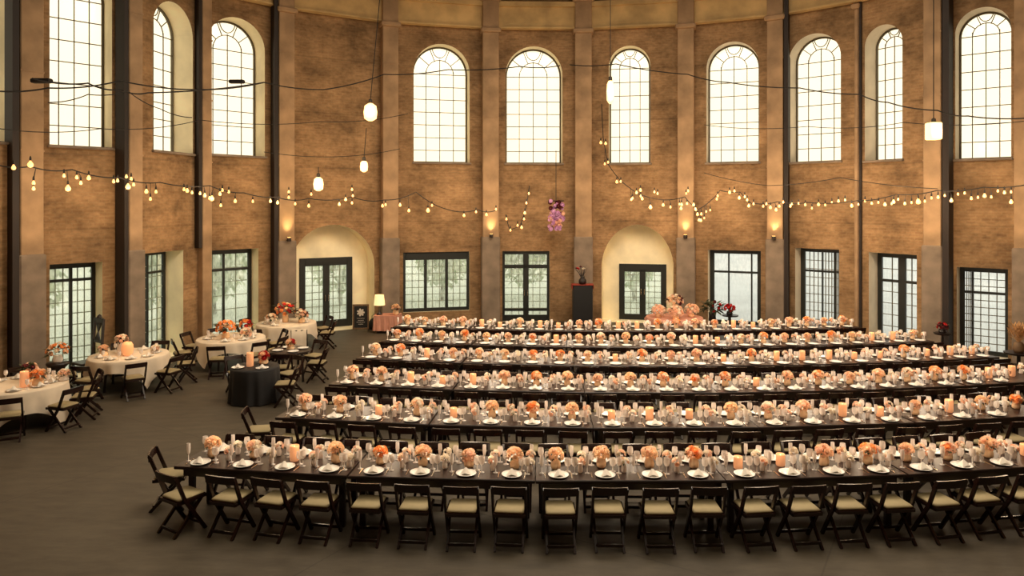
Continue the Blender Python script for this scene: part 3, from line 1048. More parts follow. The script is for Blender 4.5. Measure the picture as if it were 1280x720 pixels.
TABLE_FILL = []
for ri, (X0, D, XA, XB, NT) in enumerate(ROWS):
    rn = RN[ri]
    Lt = (XB - XA) / NT
    proto = table_proto(Lt)
    Rn = ARC - .0
    def pose(x):
        dx = x - X0
        yy = D + dx * dx / (2 * ARC)
        sl = dx / ARC
        return yy, math.atan(sl)
    seat_no = {1: 0, -1: 0}
    posy_no = 0
    for ti in range(NT):
        xc = XA + Lt * (ti + .5)
        ye, ang = pose(xc)
        c = Vector((xc, ye, 0)) + Matrix.Rotation(ang, 3, 'Z') @ Vector((0, .43, 0))
        if not inview(c.x - Lt / 2, c.y):
            continue
        thing('banquet_table', proto, c, ang, 'dark wood banquet table, %s from the aisle end of the %s long row' % (ORD[ti], rn), 'table', 'banquet tables set end to end in six long rows')
        for q in (-.25, .25):
            TABLE_FILL.append(c + Matrix.Rotation(ang, 3, 'Z') @ Vector((Lt * q, -.12, TZ + .55)))
        Rz = Matrix.Rotation(ang, 3, 'Z')
        def W(u, v, z=0):
            return c + Rz @ Vector((u, v, z))
        for k in range(4):
            u = -Lt / 2 + Lt * (k + .5) / 4
            for side in (-1, 1):     # -1 near side, 1 far side
                p = W(u, side * .40)
                if not inview(p.x, p.y, mrg=-2):
                    continue
                n = seat_no[side]; seat_no[side] += 1
                sd = 'near' if side < 0 else 'far'
                where = '%s from aisle end, %s side of %s long row' % (ORD[n], sd, rn)
                rz = ang if side < 0 else ang + PI
                # chair
                if side < 0 or ri < 4:
                    cp = W(u + R.uniform(-.012, .012), side * (.43 + .135 + R.uniform(-.02, .02)))
                    turn = R.uniform(-.04, .04)
                    if ri == 0 and side < 0 and n == 0:
                        cp = W(u - .06, -.61); turn = -.42
                    if ri == 0 and side < 0 and n in (1, 2):
                        turn = -.12
                    far = ri >= 3 or (ri >= 2 and side > 0)
                    thing('folding_chair', CHAIR_FAR if far else CHAIR, cp, rz + turn, 'dark folding chair with cream cushion, ' + where, 'chair', 'folding chairs along the long rows')
                # plate
                pp = W(u + R.uniform(-.01, .01), side * .275, TZ)
                thing('dinner_plate', PLATE, pp, rz, 'white dinner plate, ' + where, 'plate', 'dinner plates on the long rows')
                if ri < (3 if side < 0 else 1):
                    thing('napkin', NAPKIN, pp + Vector((0, 0, .0145)), rz + R.uniform(-.3, .3), 'folded white napkin on the plate %s' % where, 'napkin', 'napkins on the plates')
                if ri < 2 and side < 0:
                    a = Matrix.Rotation(rz, 3, 'Z')
                    thing('fork', FORK, pp + a @ Vector((-.175, .0, 0)), rz, 'silver fork by the plate %s' % where, 'fork', 'forks on the long rows')
                    thing('knife', KNIFE, pp + a @ Vector((.17, .0, 0)), rz, 'silver knife by the plate %s' % where, 'knife', 'knives on the long rows')
                a = Matrix.Rotation(rz, 3, 'Z')
                gp = pp + a @ Vector((.205 + R.uniform(-.015, .015),   .07 + R.uniform(-.025, .025), 0))
                thing('wine_glass', WINE if ri < 1 else WINE_FAR, gp, 0, 'wine glass by the plate %s' % where, 'wine glass', 'wine glasses on the long rows', scale=1.12)
                if ri < 4:
                    gp = pp + a @ Vector((.13 + R.uniform(-.012, .012), .155 + R.uniform(-.012, .012), 0))
                    thing('water_goblet', GOBLET if ri < 1 else GOBLET_FAR, gp, 0, 'water goblet by the plate %s' % where, 'goblet', 'goblets on the long rows', scale=1.1)
                if side > 0 and ri > 1:
                    continue
                gp = pp + a @ Vector((-.215 + R.uniform(-.015, .015), .085 + R.uniform(-.025, .025), 0))
                thing('champagne_flute', FLUTE if ri < 1 else FLUTE_FAR, gp, 0, 'tall flute by the plate %s' % where, 'champagne flute', 'flutes on the long rows', scale=1.08)
            # the middle of the table
            p = W(u + R.uniform(-.025, .025), R.uniform(-.04, .04), TZ)
            if inview(p.x, p.y, mrg=10):
                w2 = '%s from aisle end, middle of %s row' % (ORD[posy_no], rn)
                kind = R.random()
                if kind < .76:
                    ps, nm, hh = R.choice(POSY)
                    thing('rose_posy', ps if ri < 3 else onemesh(ps), p, R.random() * 6.28, '%s rose posy in amber vase, %s' % (nm, w2), 'flower arrangement', 'rose posies along the long rows', scale=1.08)
                else:
                    cd = R.choice(CANDLE)
                    thing('candle_holder', cd, p, 0, 'lit candle in amber glass, ' + w2, 'candle', 'lit candles along the long rows', scale=1.05)
                for bs in (-1, 1):
                    p = W(u + Lt / 8 + R.uniform(-.05, .05), bs * .13 + R.uniform(-.04, .04), TZ)
                    if inview(p.x, p.y, mrg=4) and u + Lt / 8 < Lt / 2 + .02:
                        if u + Lt / 8 > Lt / 2 - .06: p = W(u + Lt / 8 - .08, bs * .14, TZ)
                        bd = R.choice(BUD)
                        thing('bud_vase', bd if ri < 1 else onemesh(bd), p, R.random() * 6.28, '%s white bud vase just past centrepiece %s from aisle end, %s row' % ('near' if bs < 0 else 'far', ORD[posy_no], rn), 'flower arrangement', 'bud vases along the long rows', scale=1.2)
                posy_no += 1

# the two end chairs standing across the aisle ends
thing('folding_chair', CHAIR, (-4.86, 10.25, 0), -PI / 2 + .25, 'dark folding chair across the aisle end of the front long row, facing the table', 'chair', 'folding chairs along the long rows')
thing('folding_chair', CHAIR, (-4.30, 12.25, 0), -PI / 2 + .15, 'dark folding chair across the aisle end of the second long row', 'chair', 'folding chairs along the long rows')


# ------------------------------------------------------------------ round guest tables by the far wall
def rtable_proto(r):
    mb = MB(); mb.lathe([(r - .01, .715), (r, .722), (r, .742), (r - .01, .75)], 32); top = mb.mesh('round_top', M['table_wood'])
    parts = [('tabletop', top)]
    for k in range(4):
        a = PI / 4 + k * PI / 2
        mb = MB(); mb.bar((math.cos(a) * r * .62, math.sin(a) * r * .62, .715), (math.cos(a) * r * .70, math.sin(a) * r * .70, 0), .05, .05)
        parts.append(('leg', mb.mesh('leg', M['table_wood'])))
    mb = MB(); mb.bar((-r * .45, -r * .45, .69), (r * .45, r * .45, .69), .05); mb.bar((-r * .45, r * .45, .69), (r * .45, -r * .45, .69), .05)
    parts.append(('cross_brace', mb.mesh('brace', M['table_wood'])))
    return parts


def cloth_mesh(r, half, seed, m, floor=False):
    """square cloth laid over a round top: its four corners hang lower, in soft folds"""
    rng = random.Random(seed); ph = rng.random() * 6.28
    n = 96; mb = MB(); rings = []
    zt = .756
    vs = [(0, 0, zt)]
    prof = [.0, .25, .5, .75, 1.0]
    for q in (.35, .7, 1.0):
        vs += [(math.cos(2 * PI * k / n) * r * q, math.sin(2 * PI * k / n) * r * q, zt) for k in range(n)]
    for q in (.04, .3, .6, 1.0):
        for k in range(n):
            th = 2 * PI * k / n
            hang = (.735 if floor else min(.74, half / max(abs(math.cos(th + ph)), abs(math.sin(th + ph))) - r))
            fold = (math.sin(th * 11 + ph * 3) * .6 + math.sin(th * 17 + 1.3) * .4) * .045 * q
            rr = r + .012 + .03 * q + fold
            vs.append((rr * math.cos(th), rr * math.sin(th), zt - .004 - hang * q))
    fs = [(0, 1 + k, 1 + (k + 1) % n) for k in range(n)]
    for i in range(6):
        for k in range(n):
            a, b = 1 + i * n + k, 1 + i * n + (k + 1) % n
            fs.append((a, a + n, b + n, b))
    mb.add(vs, fs)
    return mb.mesh('tablecloth', m, True)


RP = rtable_proto(.85)
SIDE = [  # centre, table label, chair angles (degrees), flowers
    ((-9.72, 14.15), 'corner round table', (-58, -20, 14, 46, 122, 155), 'peach'),
    ((-9.02, 16.95), 'middle round table', (-98, -54, -18, 18, 90, 124, -140), 'gold'),
    ((-7.45, 19.1), 'orange flower table', (-84, -42, -4, 36, 125, 165, -158), 'orange'),
    ((-6.74, 21.52), 'red flower table', (-108, -2, 45, 168, -158), 'red'),
]
HOWSIDE = {0: 'facing the wall', 1: 'on the open floor side'}


def bowl_mesh(r, h, m):
    mb = MB(); mb.lathe([(r * .5, 0), (r * .6, h * .1), (r, h * .7), (r * 1.02, h), (r * .9, h * .9), (r * .3, h * .75)], 16)
    return mb.mesh('bowl', m, True)


def angpos(deg):
    a = deg % 360
    names = [(22, 'at its street side'), (67, 'at its rear street side'), (112, 'at its rear'), (157, 'at its rear window side'), (202, 'at its window side'), (247, 'at its front window side'), (292, 'at its front'), (337, 'at its front aisle side'), (361, 'at its aisle side')]
    return [n for lim, n in names if a <= lim][0].replace('street', 'aisle')


for ti, (c, nm, angs, fl_) in enumerate(SIDE):
    cx, cy = c
    thing('round_table', RP, (cx, cy, 0), .3 * ti, 'round dark legged table under ivory cloth, the %s' % nm, 'table', 'round tables beside the windows')
    cl = new_obj('tablecloth', cloth_mesh(.85, .85 + (.40 if ti == 0 else .24), 5 + ti * 3, M['cloth']), None, (cx, cy, 0))
    tag(cl, 'ivory cloth draped over the %s' % nm, 'tablecloth', 'cloths on the round tables')
    for ai, a in enumerate(angs):
        th = math.radians(a + R.uniform(-4, 4))
        d = 1.21 + R.uniform(-.03, .06)
        p = Vector((cx + d * math.cos(th), cy + d * math.sin(th), 0))
        rear = ti > 1
        thing('folding_chair', CHAIR_FAR if rear else CHAIR, p, th + PI / 2 + R.uniform(-.15, .15), 'dark folding chair with cream cushion at the %s, %s' % (nm, angpos(a)), 'chair', 'folding chairs at the round tables')
        pp = Vector((cx + .58 * math.cos(th), cy + .58 * math.sin(th), .758))
        thing('dinner_plate', PLATE, pp, th, 'white dinner plate on the %s, %s' % (nm, angpos(a)), 'plate', 'plates on the round tables')
        thing('napkin', NAPKIN, pp + Vector((0, 0, .0145)), th + PI / 2, 'folded white napkin on the %s, %s' % (nm, angpos(a)), 'napkin', 'napkins on the round tables')
        if math.sin(th) > .85: continue
        gp = Vector((cx + .60 * math.cos(th + .35), cy + .60 * math.sin(th + .35), .758))
        thing('wine_glass', WINE_FAR, gp, 0, 'clear wine glass on the %s, %s' % (nm, angpos(a)), 'wine glass', 'wine glasses on the round tables')


def arrangement(name, x, y, z, rad, h, mis, n, label, vm, seed, cat='flower arrangement', leaves=26, rr=(.04, .062), vr=.10, sp=0.8):
    bl = posy_mesh('blooms', rad, h + rad * .45, n, mis, FM, seed, leaves=leaves, rr=rr, squash=sp)
    thing(name, [('vase', vase_mesh(h, vr, vm)), ('blooms', bl)], (x, y, z), 0, label, cat)


TT = .758
# corner table: two tall lit amber hurricane candles and blush roses
HURR = candle_proto(.30, .075)
thing('candle_holder', HURR, (-9.45, 13.95, TT), 0, 'tall lit amber candle cylinder beside roses on the corner round table', 'candle')
arrangement('rose_arrangement', -9.25, 14.05, TT, .15, .14, [0, 1, 3], 14, 'peach rose arrangement on the corner round table', M['amber'], 41)
arrangement('rose_arrangement', -9.62, 14.35, TT, .15, .20, [5, 6, 1], 12, 'wine and blush arrangement behind the candle on the corner round table', M['amber'], 42)
arrangement('rose_arrangement', -9.0, 14.45, TT, .12, .08, [2, 1], 10, 'low ivory roses at the aisle edge of the corner round table', M['glass'], 43)
# middle table: glowing gold globe and small posies
GL = [('glass_holder', None), ('flame', None)]
g = MB(); g.lathe([(.07, 0), (.115, .05), (.135, .15), (.12, .25), (.085, .31), (.075, .31), (.08, .10), (.002, .08)], 16)
f_ = MB(); f_.lathe([(.003, .10), (.03, .15), (.026, .22), (.002, .30)], 8)
thing('candle_globe', [('glass_globe', g.mesh('glass_globe', M['candle'], True)), ('flame', f_.mesh('flame', M['flame'], True))], (-9.0, 16.85, TT), 0, 'glowing gold globe candle on the middle round table', 'candle')
arrangement('rose_arrangement', -9.25, 17.05, TT, .16, .26, [2, 1, 1], 14, 'blush and ivory roses behind the gold globe candle', M['glass'], 44)
arrangement('rose_arrangement', -9.5, 16.75, TT, .12, .12, [0, 2], 10, 'peach and ivory posy at the window side of the middle round table', M['amber'], 45)
arrangement('rose_arrangement', -8.5, 17.15, TT, .10, .06, [2, 1], 8, 'low ivory posy at the aisle side of the middle round table', M['glass'], 46)
# orange flower table
arrangement('rose_arrangement', -7.55, 19.0, TT, .26, .16, [3, 3, 0, 1], 26, 'large orange and peach arrangement on its own round table', M['amber'], 47, leaves=34)
arrangement('rose_arrangement', -6.98, 18.9, TT, .16, .10, [2, 1], 14, 'low ivory arrangement beside the large orange one', M['glass'], 48)
arrangement('rose_arrangement', -7.30, 19.72, TT, .18, .16, [3, 4], 14, 'orange and red arrangement at the rear of the orange flower table', M['amber'], 49)
# red flower table
arrangement('rose_arrangement', -6.80, 21.6, TT, .30, .22, [4, 3, 0], 26, 'tall red and orange arrangement on the red flower table', M['amber'], 50, leaves=40)
arrangement('rose_arrangement', -6.28, 21.5, TT, .20, .16, [5, 1, 2], 16, 'wine and ivory arrangement at the aisle side of the red flower table', M['amber'], 51)
arrangement('rose_arrangement', -7.10, 21.25, TT, .18, .10, [2, 0], 14, 'low ivory and peach arrangement at the window side of the red flower table', M['glass'], 52)

# two small dark tables on the aisle side
SP = rtable_proto(.50)
thing('round_table', SP, (-5.62, 15.75, 0), .2, 'small round table under a black floor length cloth', 'table', 'small round tables along the aisle')
tag(new_obj('tablecloth', cloth_mesh(.50, .9, 71, M['blackcloth'], floor=True), None, (-5.62, 15.75, 0)), 'black floor length cloth on the small round aisle table', 'tablecloth')
thing('round_table', SP, (-5.40, 17.55, 0), .5, 'small bare dark round table behind the black clothed one', 'table', 'small round tables along the aisle')
for (x, y, rz, lab) in ((-4.84, 15.40, PI / 2 + .15, 'in front of the aisle side of the black clothed small table'), (-5.05, 16.35, 2.6, 'behind the aisle side of the black clothed small table'),
                        (-6.25, 16.4, -2.4, 'at the rear window side of the black clothed small table'), (-4.72, 17.45, PI / 2, 'at the aisle side of the bare small table'),
                        (-5.35, 16.92, .1, 'between the two small round tables'), (-5.0, 18.25, 2.7, 'behind the bare small table')):
    thing('folding_chair', CHAIR, (x, y, 0), rz, 'dark folding chair ' + lab, 'chair', 'folding chairs at the small aisle tables')
thing('candle_holder', HURR, (-5.72, 15.72, .757), 0, 'tall lit amber candle on the black clothed small table', 'candle')
arrangement('rose_arrangement', -5.50, 15.95, .757, .13, .12, [0, 4, 3], 12, 'peach and red posy behind the candle on the black clothed table', M['amber'], 53)
for k, (x, y, w) in enumerate(((-5.92, 15.55, 'window side'), (-5.38, 15.5, 'aisle side'))):
    thing('dinner_plate', PLATE, (x, y, .757), 0, 'white dinner plate at the %s of the black clothed small table' % w, 'plate')
    thing('napkin', NAPKIN, (x, y, .7715), .4, 'folded white napkin at the %s of the black clothed small table' % w, 'napkin')
for k in range(4):
    a = k * PI / 2 + .5
    thing('dinner_plate', PLATE, (-5.40 + .30 * math.cos(a), 17.55 + .30 * math.sin(a), .751), 0, 'white dinner plate on the small bare dark round table', 'plate', 'plates on the small bare table')
arrangement('rose_arrangement', -5.40, 17.55, .751, .13, .10, [0, 1, 4], 12, 'peach posy in the middle of the small bare dark table', M['amber'], 54)

# chair draped with a cream cloth between the orange and the red table
thing('folding_chair', CHAIR, (-5.95, 20.15, 0), .25, 'dark folding chair with a cream throw over its back', 'chair')
mb = MB()
vs, fs = [], []
for i, (y, z) in enumerate(((-.275, .36), (-.272, .60), (-.268, .82), (-.235, .835), (-.205, .80), (-.205, .58))):
    for k in range(7):
        x = -.20 + .40 * k / 6
        vs.append((x, y - .008 * math.cos(k * 2.1), z + .006 * math.sin(k * 1.7)))
for i in range(5):
    for k in range(6):
        a = i * 7 + k
        fs.append((a, a + 1, a + 8, a + 7))
mb.add(vs, fs)
tag(new_obj('throw_blanket', mb.mesh('throw', M['cloth'], True), None, (-5.95, 20.15, 0), .25), 'cream throw hanging over the back of a dark chair', 'blanket')

# tall carved chair and flower pedestal in the corner behind the first table
mb = MB()
def carved():
    parts = []
    def P(nm, fn, m):
        b = MB(); fn(b); parts.append((nm, b.mesh('carved_' + nm, m)))
    for sx in (-1, 1):
        P('leg', lambda b: b.bar((sx * .22, .20, 0), (sx * .22, .20, .46), .05), M['ebony'])
        P('leg', lambda b: (b.bar((sx * .22, -.22, 0), (sx * .22, -.22, .46), .05), b.bar((sx * .22, -.22, .46), (sx * .20, -.30, 1.50), .05)), M['ebony'])
    P('seat', lambda b: b.box((0, 0, .48), (.50, .48, .06), bev=.015), M['ebony'])
    def back(b):
        for z, h in ((1.46, .12), (.95, .06), (.62, .06)):
            b.box((0, -.22 - (z - .46) * .075, z), (.42, .035, h), bev=.01)
        for k in range(5):
            x = -.13 + .065 * k
            b.bar((x, -.255, .95), (-x, -.29, 1.42), .025)
        b.lathe([(.002, -.02), (.07, 0), (.05, .05), (.002, .09)], 8, (0, -.30, 1.52))
    P('backrest', back, M['ebony'])
    return parts
thing('carved_chair', carved(), (-10.25, 17.35, 0), 2.55, 'tall carved black chair with an openwork back against the corner wall', 'chair')
mb = MB(); mb.lathe([(.22, 0), (.24, .04), (.13, .10), (.11, .45), (.14, .78), (.22, .86), (.22, .90)], 14)
tag(new_obj('flower_pedestal', mb.mesh('pedestal', M['ebony'], True), None, (-9.75, 15.45, 0)), 'dark turned pedestal behind the corner round table', 'pedestal')
arrangement('rose_arrangement', -9.75, 15.45, .90, .22, .16, [2, 2, 0, 3], 18, 'ivory and orange arrangement on the dark turned pedestal', M['glass'], 55)

# signboard, side table with lamp, bag
p = at(451, 413, 24.45)
def signboard():
    parts = []
    b = MB(); b.box((0, 0, .47), (.46, .02, .74)); parts.append(('board', b.mesh('board', M['board'])))
    b = MB()
    for s in (-1, 1): b.box((s * .25, 0, .47), (.05, .04, .84), bev=.006)
    for z in (.07, .87): b.box((0, 0, z), (.55, .04, .05), bev=.006)
    parts.append(('frame', b.mesh('frame', M['oak'])))
    b = MB(); b.bar((-.2, .02, .80), (-.2, .36, 0), .035); b.bar((.2, .02, .80), (.2, .36, 0), .035); b.bar((-.2, .25, .22), (.2, .25, .22), .03)
    parts.append(('rear_stand', b.mesh('rear_stand', M['oak'])))
    b = MB()
    rg = random.Random(3)
    b.lathe([(.001, 0), (.085, .002), (.001, .004)], 12, M4=Matrix.Translation((0, -.012, .62)) @ Matrix.Rotation(PI / 2, 4, 'X'))
    for k in range(7):
        a = k * 2 * PI / 7
        b.lathe([(.001, 0), (.035, .002), (.001, .004)], 8, M4=Matrix.Translation((.10 * math.cos(a), -.012, .62 + .10 * math.sin(a))) @ Matrix.Rotation(PI / 2, 4, 'X'))
    for k, z in enumerate((.42, .35, .29, .22)):
        w = (.26, .20, .28, .16)[k]
        n = 18; prev = None
        for i in range(n + 1):
            q = Vector((-w / 2 + w * i / n, -.012, z + .014 * math.sin(i * 2.4 + k) * rg.uniform(.6, 1)))
            if prev is not None: b.bar(prev, q, .008, .004, up=(0, 1, 0))
            prev = q
    parts.append(('chalk_drawing', b.mesh('chalk', M['chalk'])))
    return parts
thing('signboard', signboard(), (p.x, 24.45, 0), .06, 'black chalkboard sign in a wooden frame beside the cream arched doorway', 'sign')
mb = MB(); mb.lathe([(.16, 0), (.19, .10), (.17, .28), (.10, .36)], 10)
hb = MB(); hb.tube([(-.08, 0, .34), (-.07, 0, .46), (0, 0, .52), (.07, 0, .46), (.08, 0, .34)], .012)
bag = new_obj('tote_bag', mb.mesh('bag', M['black'], True), None, (-4.74, 24.75, 0))
new_obj('handle', hb.mesh('bag_handle', M['black']), bag)
tag(bag, 'soft black bag on the floor beside the signboard', 'bag')

def side_table(w, d, h):
    parts = []
    b = MB(); b.box((0, 0, h - .02), (w, d, .04)); parts.append(('tabletop', b.mesh('tabletop', M['oak'])))
    for sx in (-1, 1):
        for sy in (-1, 1):
            b = MB(); b.box((sx * (w / 2 - .05), sy * (d / 2 - .05), (h - .04) / 2), (.05, .05, h - .04)); parts.append(('leg', b.mesh('leg', M['oak'])))
    return parts
def boxcloth(w, d, h, drop, m, seed=1):
    """cloth over a rectangular table with wavy hanging sides"""
    rng = random.Random(seed); per = []
    n = 14
    cor = [(-w / 2, -d / 2), (w / 2, -d / 2), (w / 2, d / 2), (-w / 2, d / 2)]
    for i in range(4):
        a, b = cor[i], cor[(i + 1) % 4]
        for k in range(n):
            per.append((a[0] + (b[0] - a[0]) * k / n, a[1] + (b[1] - a[1]) * k / n, i))
    N_ = len(per); vs = [(0, 0, h)]
    for q in (0, .5, 1.0):
        for k, (x, y, i) in enumerate(per):
            nx, ny = ((0, -1), (1, 0), (0, 1), (-1, 0))[i]
            o = .008 + .028 * q * (1 + math.sin(k * 1.9 + seed))
            vs.append((x + nx * o, y + ny * o, h + .004 - drop * q))
    fs = [(0, 1 + k, 1 + (k + 1) % N_) for k in range(N_)]
    for r_ in range(2):
        for k in range(N_):
            a, b = 1 + r_ * N_ + k, 1 + r_ * N_ + (k + 1) % N_
            fs.append((a, a + N_, b + N_, b))
    mb = MB(); mb.add(vs, fs)
    return mb.mesh('tablecloth', m)
px_ = at(485, 395, 24.2).x
thing('side_table', side_table(.82, .6, .58), (px_, 24.2, 0), 0, 'low wooden side table beside the signboard, under pink cloth', 'table')
tag(new_obj('tablecloth', boxcloth(.84, .62, .585, .50, M['pinkcloth'], 3), None, (px_, 24.2, 0)), 'dusty pink cloth on the low side table by the signboard', 'tablecloth')
b1, b2, b3 = MB(), MB(), MB()
b1.lathe([(.10, 0), (.11, .03), (.03, .07), (.025, .34)], 12); b2.lathe([(.19, .32), (.15, .66)], 16, cap=False); b3.lathe([(.005, .36), (.04, .42), (.045, .48), (.005, .54)], 8)
thing('table_lamp', [('base', b1.mesh('base', M['ebony'], True)), ('lamp_shade', b2.mesh('shade', M['lampshade'], True)), ('bulb', b3.mesh('bulb', M['bulb'], True))], (px_ - .28, 24.15, .592), 0, 'lit table lamp with cream shade on the pink clothed side table', 'lamp')
arrangement('rose_arrangement', px_ + .28, 24.1, .592, .16, .16, [1, 0, 5], 12, 'blush and wine posy on the pink clothed side table', M['amber'], 56)

# black pedestal with an antlered branch arrangement, against the pier
pp = at(728, 400, 25.35)
mb = MB(); mb.box((0, 0, .73), (.68, .45, 1.46), bev=.015)
pb = MB(); pb.box((0, 0, .04), (.72, .49, .08), bev=.01)
ped = new_obj('display_pedestal', mb.mesh('pedestal', M['black']), None, (pp.x, 25.35, 0))
new_obj('base', pb.mesh('pedestal_base', M['black']), ped)
tag(ped, 'tall black box pedestal standing against the pier', 'pedestal')
mb = MB(); mb.box((0, -.01, 0.008), (.76, .47, .016))
for s in (-1, 1): mb.box((s * .37, -.01, -.06), (.016, .47, .14))
tag(new_obj('table_runner', mb.mesh('runner', M['terracotta']), None, (pp.x, 25.35, 1.462)), 'red cloth runner across the top of the black pedestal', 'cloth')
rg = random.Random(9)
b1, b2, b3 = MB(), MB(), MB()
b1.lathe([(.10, 0), (.14, .06), (.13, .16), (.07, .24), (.09, .28)], 12)
for k in range(9):
    a = rg.random() * 6.28; q = Vector((.02 * math.cos(a), .02 * math.sin(a), .24)); pts = [q]
    for i in range(4):
        q = q + Vector((math.cos(a) * rg.uniform(.02, .09), math.sin(a) * rg.uniform(.02, .06), rg.uniform(.06, .14))); pts.append(q); a += rg.uniform(-.7, .7)
    b2.tube(pts, [.012, .011, .009, .007, .004], 5)
    if k < 6: petal_rose(b3, pts[-1] * .75 + Vector((0, 0, .08)), .05, (0, -.3, 1), [4, 5, 2][k % 3], rg)
thing('branch_arrangement', [('vase', b1.mesh('vase', M['ebony'], True)), ('branches', b2.mesh('branches', M['ebony'])), ('blooms', b3.mesh('blooms', FM))], (pp.x, 25.3, 1.479), 0, 'dark branches and red blooms in a black vase on the pedestal', 'flower arrangement')

# flower heaped buffet table behind the rearmost row
fx = at(843, 396, 22.6).x
mb = MB(); mb.lathe([(.84, .70), (.86, .72), (.86, .75), (.84, .76)], 28)
bt = [('tabletop', mb.mesh('tabletop', M['oak']))]
mb = MB(); mb.lathe([(.34, 0), (.34, .04), (.08, .10), (.07, .70)], 12); bt.append(('pedestal_base', mb.mesh('pedestal_base', M['oak'])))
thing('buffet_table', bt, (fx, 22.6, 0), 0, 'round wooden table behind the rearmost row carrying heaped flowers', 'table')
tag(new_obj('tablecloth', cloth_mesh(.86, .90, 91, M['pinkcloth']), None, (fx, 22.6, .006)), 'peach cloth under the heaped flowers on the round buffet table', 'tablecloth')
for k, (dx, dy, rad, h, mis, lab) in enumerate(((-.52, -.1, .24, .10, [1, 0, 2], 'blush and peach heap at the doorway side'), (-.05, -.42, .24, .12, [2, 1, 1], 'ivory and blush heap at the front'), (.08, .30, .28, .34, [1, 2, 0, 5], 'tallest blush heap at the centre'),
                                              (.52, -.05, .24, .12, [0, 1, 2], 'peach heap at the street side'))):
    arrangement('rose_arrangement', fx + dx, 22.6 + dy, .761, rad, h, mis, 34, lab + ' of the round buffet table', M['amber'], 60 + k, leaves=7)
arrangement('rose_arrangement', fx + 1.40, 23.35, 0.0, .33, .78, [5, 4, 6], 18, 'tall dark red foliage arrangement standing beside the buffet table', M['ebony'], 66, leaves=70, vr=.14)
mb = MB(); mb.lathe([(.24, .70), (.26, .74)], 16); q = MB(); q.lathe([(.2, 0), (.2, .03), (.03, .06), (.03, .70)], 10)
thing('pedestal_table', [('tabletop', mb.mesh('tabletop', M['ebony'])), ('base', q.mesh('base', M['ebony']))], (7.0, 23.1, 0), 0, 'small dark pedestal table before the grey reveal door', 'table')
arrangement('rose_arrangement', 6.98, 23.1, .741, .19, .12, [4, 4, 4, 4], 17, 'bright red bouquet in front of the grey reveal door', M['ebony'], 67, leaves=10)
mb = MB(); mb.lathe([(.2, .84), (.22, .88)], 14); q = MB(); q.lathe([(.2, 0), (.2, .03), (.03, .06), (.03, .84)], 10)
thing('pedestal_table', [('tabletop', mb.mesh('tabletop', M['ebony'])), ('base', q.mesh('base', M['ebony']))], (11.42, 19.1, 0), 0, 'small dark pedestal table by the far end of the fifth row', 'table')
arrangement('rose_arrangement', 11.42, 19.1, .881, .15, .10, [4, 4, 5], 12, 'red bouquet past the end of the fifth long row', M['ebony'], 68, leaves=12)
# dried grasses at the street side
mb = MB(); mb.lathe([(.30, .66), (.32, .70)], 16); q = MB(); q.lathe([(.22, 0), (.22, .03), (.04, .06), (.04, .66)], 10)
thing('pedestal_table', [('tabletop', mb.mesh('tabletop', M['ebony'])), ('base', q.mesh('base', M['ebony']))], (12.28, 17.45, 0), 0, 'dark pedestal table at the picture edge under dried grasses', 'table')
b1, b2 = MB(), MB(); b1.lathe([(.09, 0), (.13, .08), (.10, .22), (.07, .26)], 12)
for k in range(60):
    a = rg.random() * 6.28; t = rg.random()
    d = Vector((math.cos(a) * t, math.sin(a) * t, .9)).normalized(); L_ = rg.uniform(.25, .5)
    b2.bar((0, 0, .24), Vector((0, 0, .24)) + d * L_, .006)
    for s in range(4):
        leaf(b2, Vector((0, 0, .24)) + d * L_ * (.6 + .1 * s), d + Vector((rg.uniform(-.4, .4), rg.uniform(-.4, .4), 0)), .12, .02, 0)
thing('dried_grass', [('vase', b1.mesh('vase', M['oak'], True)), ('stems', b2.mesh('stems', M['dryleaf']))], (12.28, 17.45, .70), 0, 'vase of dried tan grasses on the pedestal table at the picture edge', 'flower arrangement')

# ------------------------------------------------------------------ festoon lights, pendants, cables
def dstr(px):
    tab = [(-20, 15.2), (31, 15.6), (150, 17.2), (250, 19.6), (350, 21.6), (485, 23.7), (610, 24.6), (729, 24.9), (858, 24.2), (972, 23.0), (1071, 21.2), (1171, 19.4), (1300, 17.9)]
    for (a, da), (b, db) in zip(tab, tab[1:]):
        if px <= b: return da + (db - da) * (px - a) / (b - a)
    return tab[-1][1]


def curve_pts(knots, sag=0.0, n=8):
    out = []
    for (a, b) in zip(knots, knots[1:]):
        for i in range(n):
            t = i / n
            out.append(a.lerp(b, t) - Vector((0, 0, sag * 4 * t * (1 - t))))
    out.append(knots[-1])
    return out


BULB, SOCK = [], None
for r in (.034, .044, .060, .026):
    b = MB(); b.lathe([(.016, 0), (.018, -.02), (r * .8, -.02 - r * .7), (r, -.02 - r * 1.25), (r * .75, -.02 - r * 2.0), (.002, -.02 - r * 2.3)], 10)
    BULB.append(b.mesh('bulb', M['bulb'], True))
b = MB(); b.lathe([(.004, .10), (.012, .09), (.022, .05), (.022, -.005)], 8); SOCK = b.mesh('socket', M['cord'])


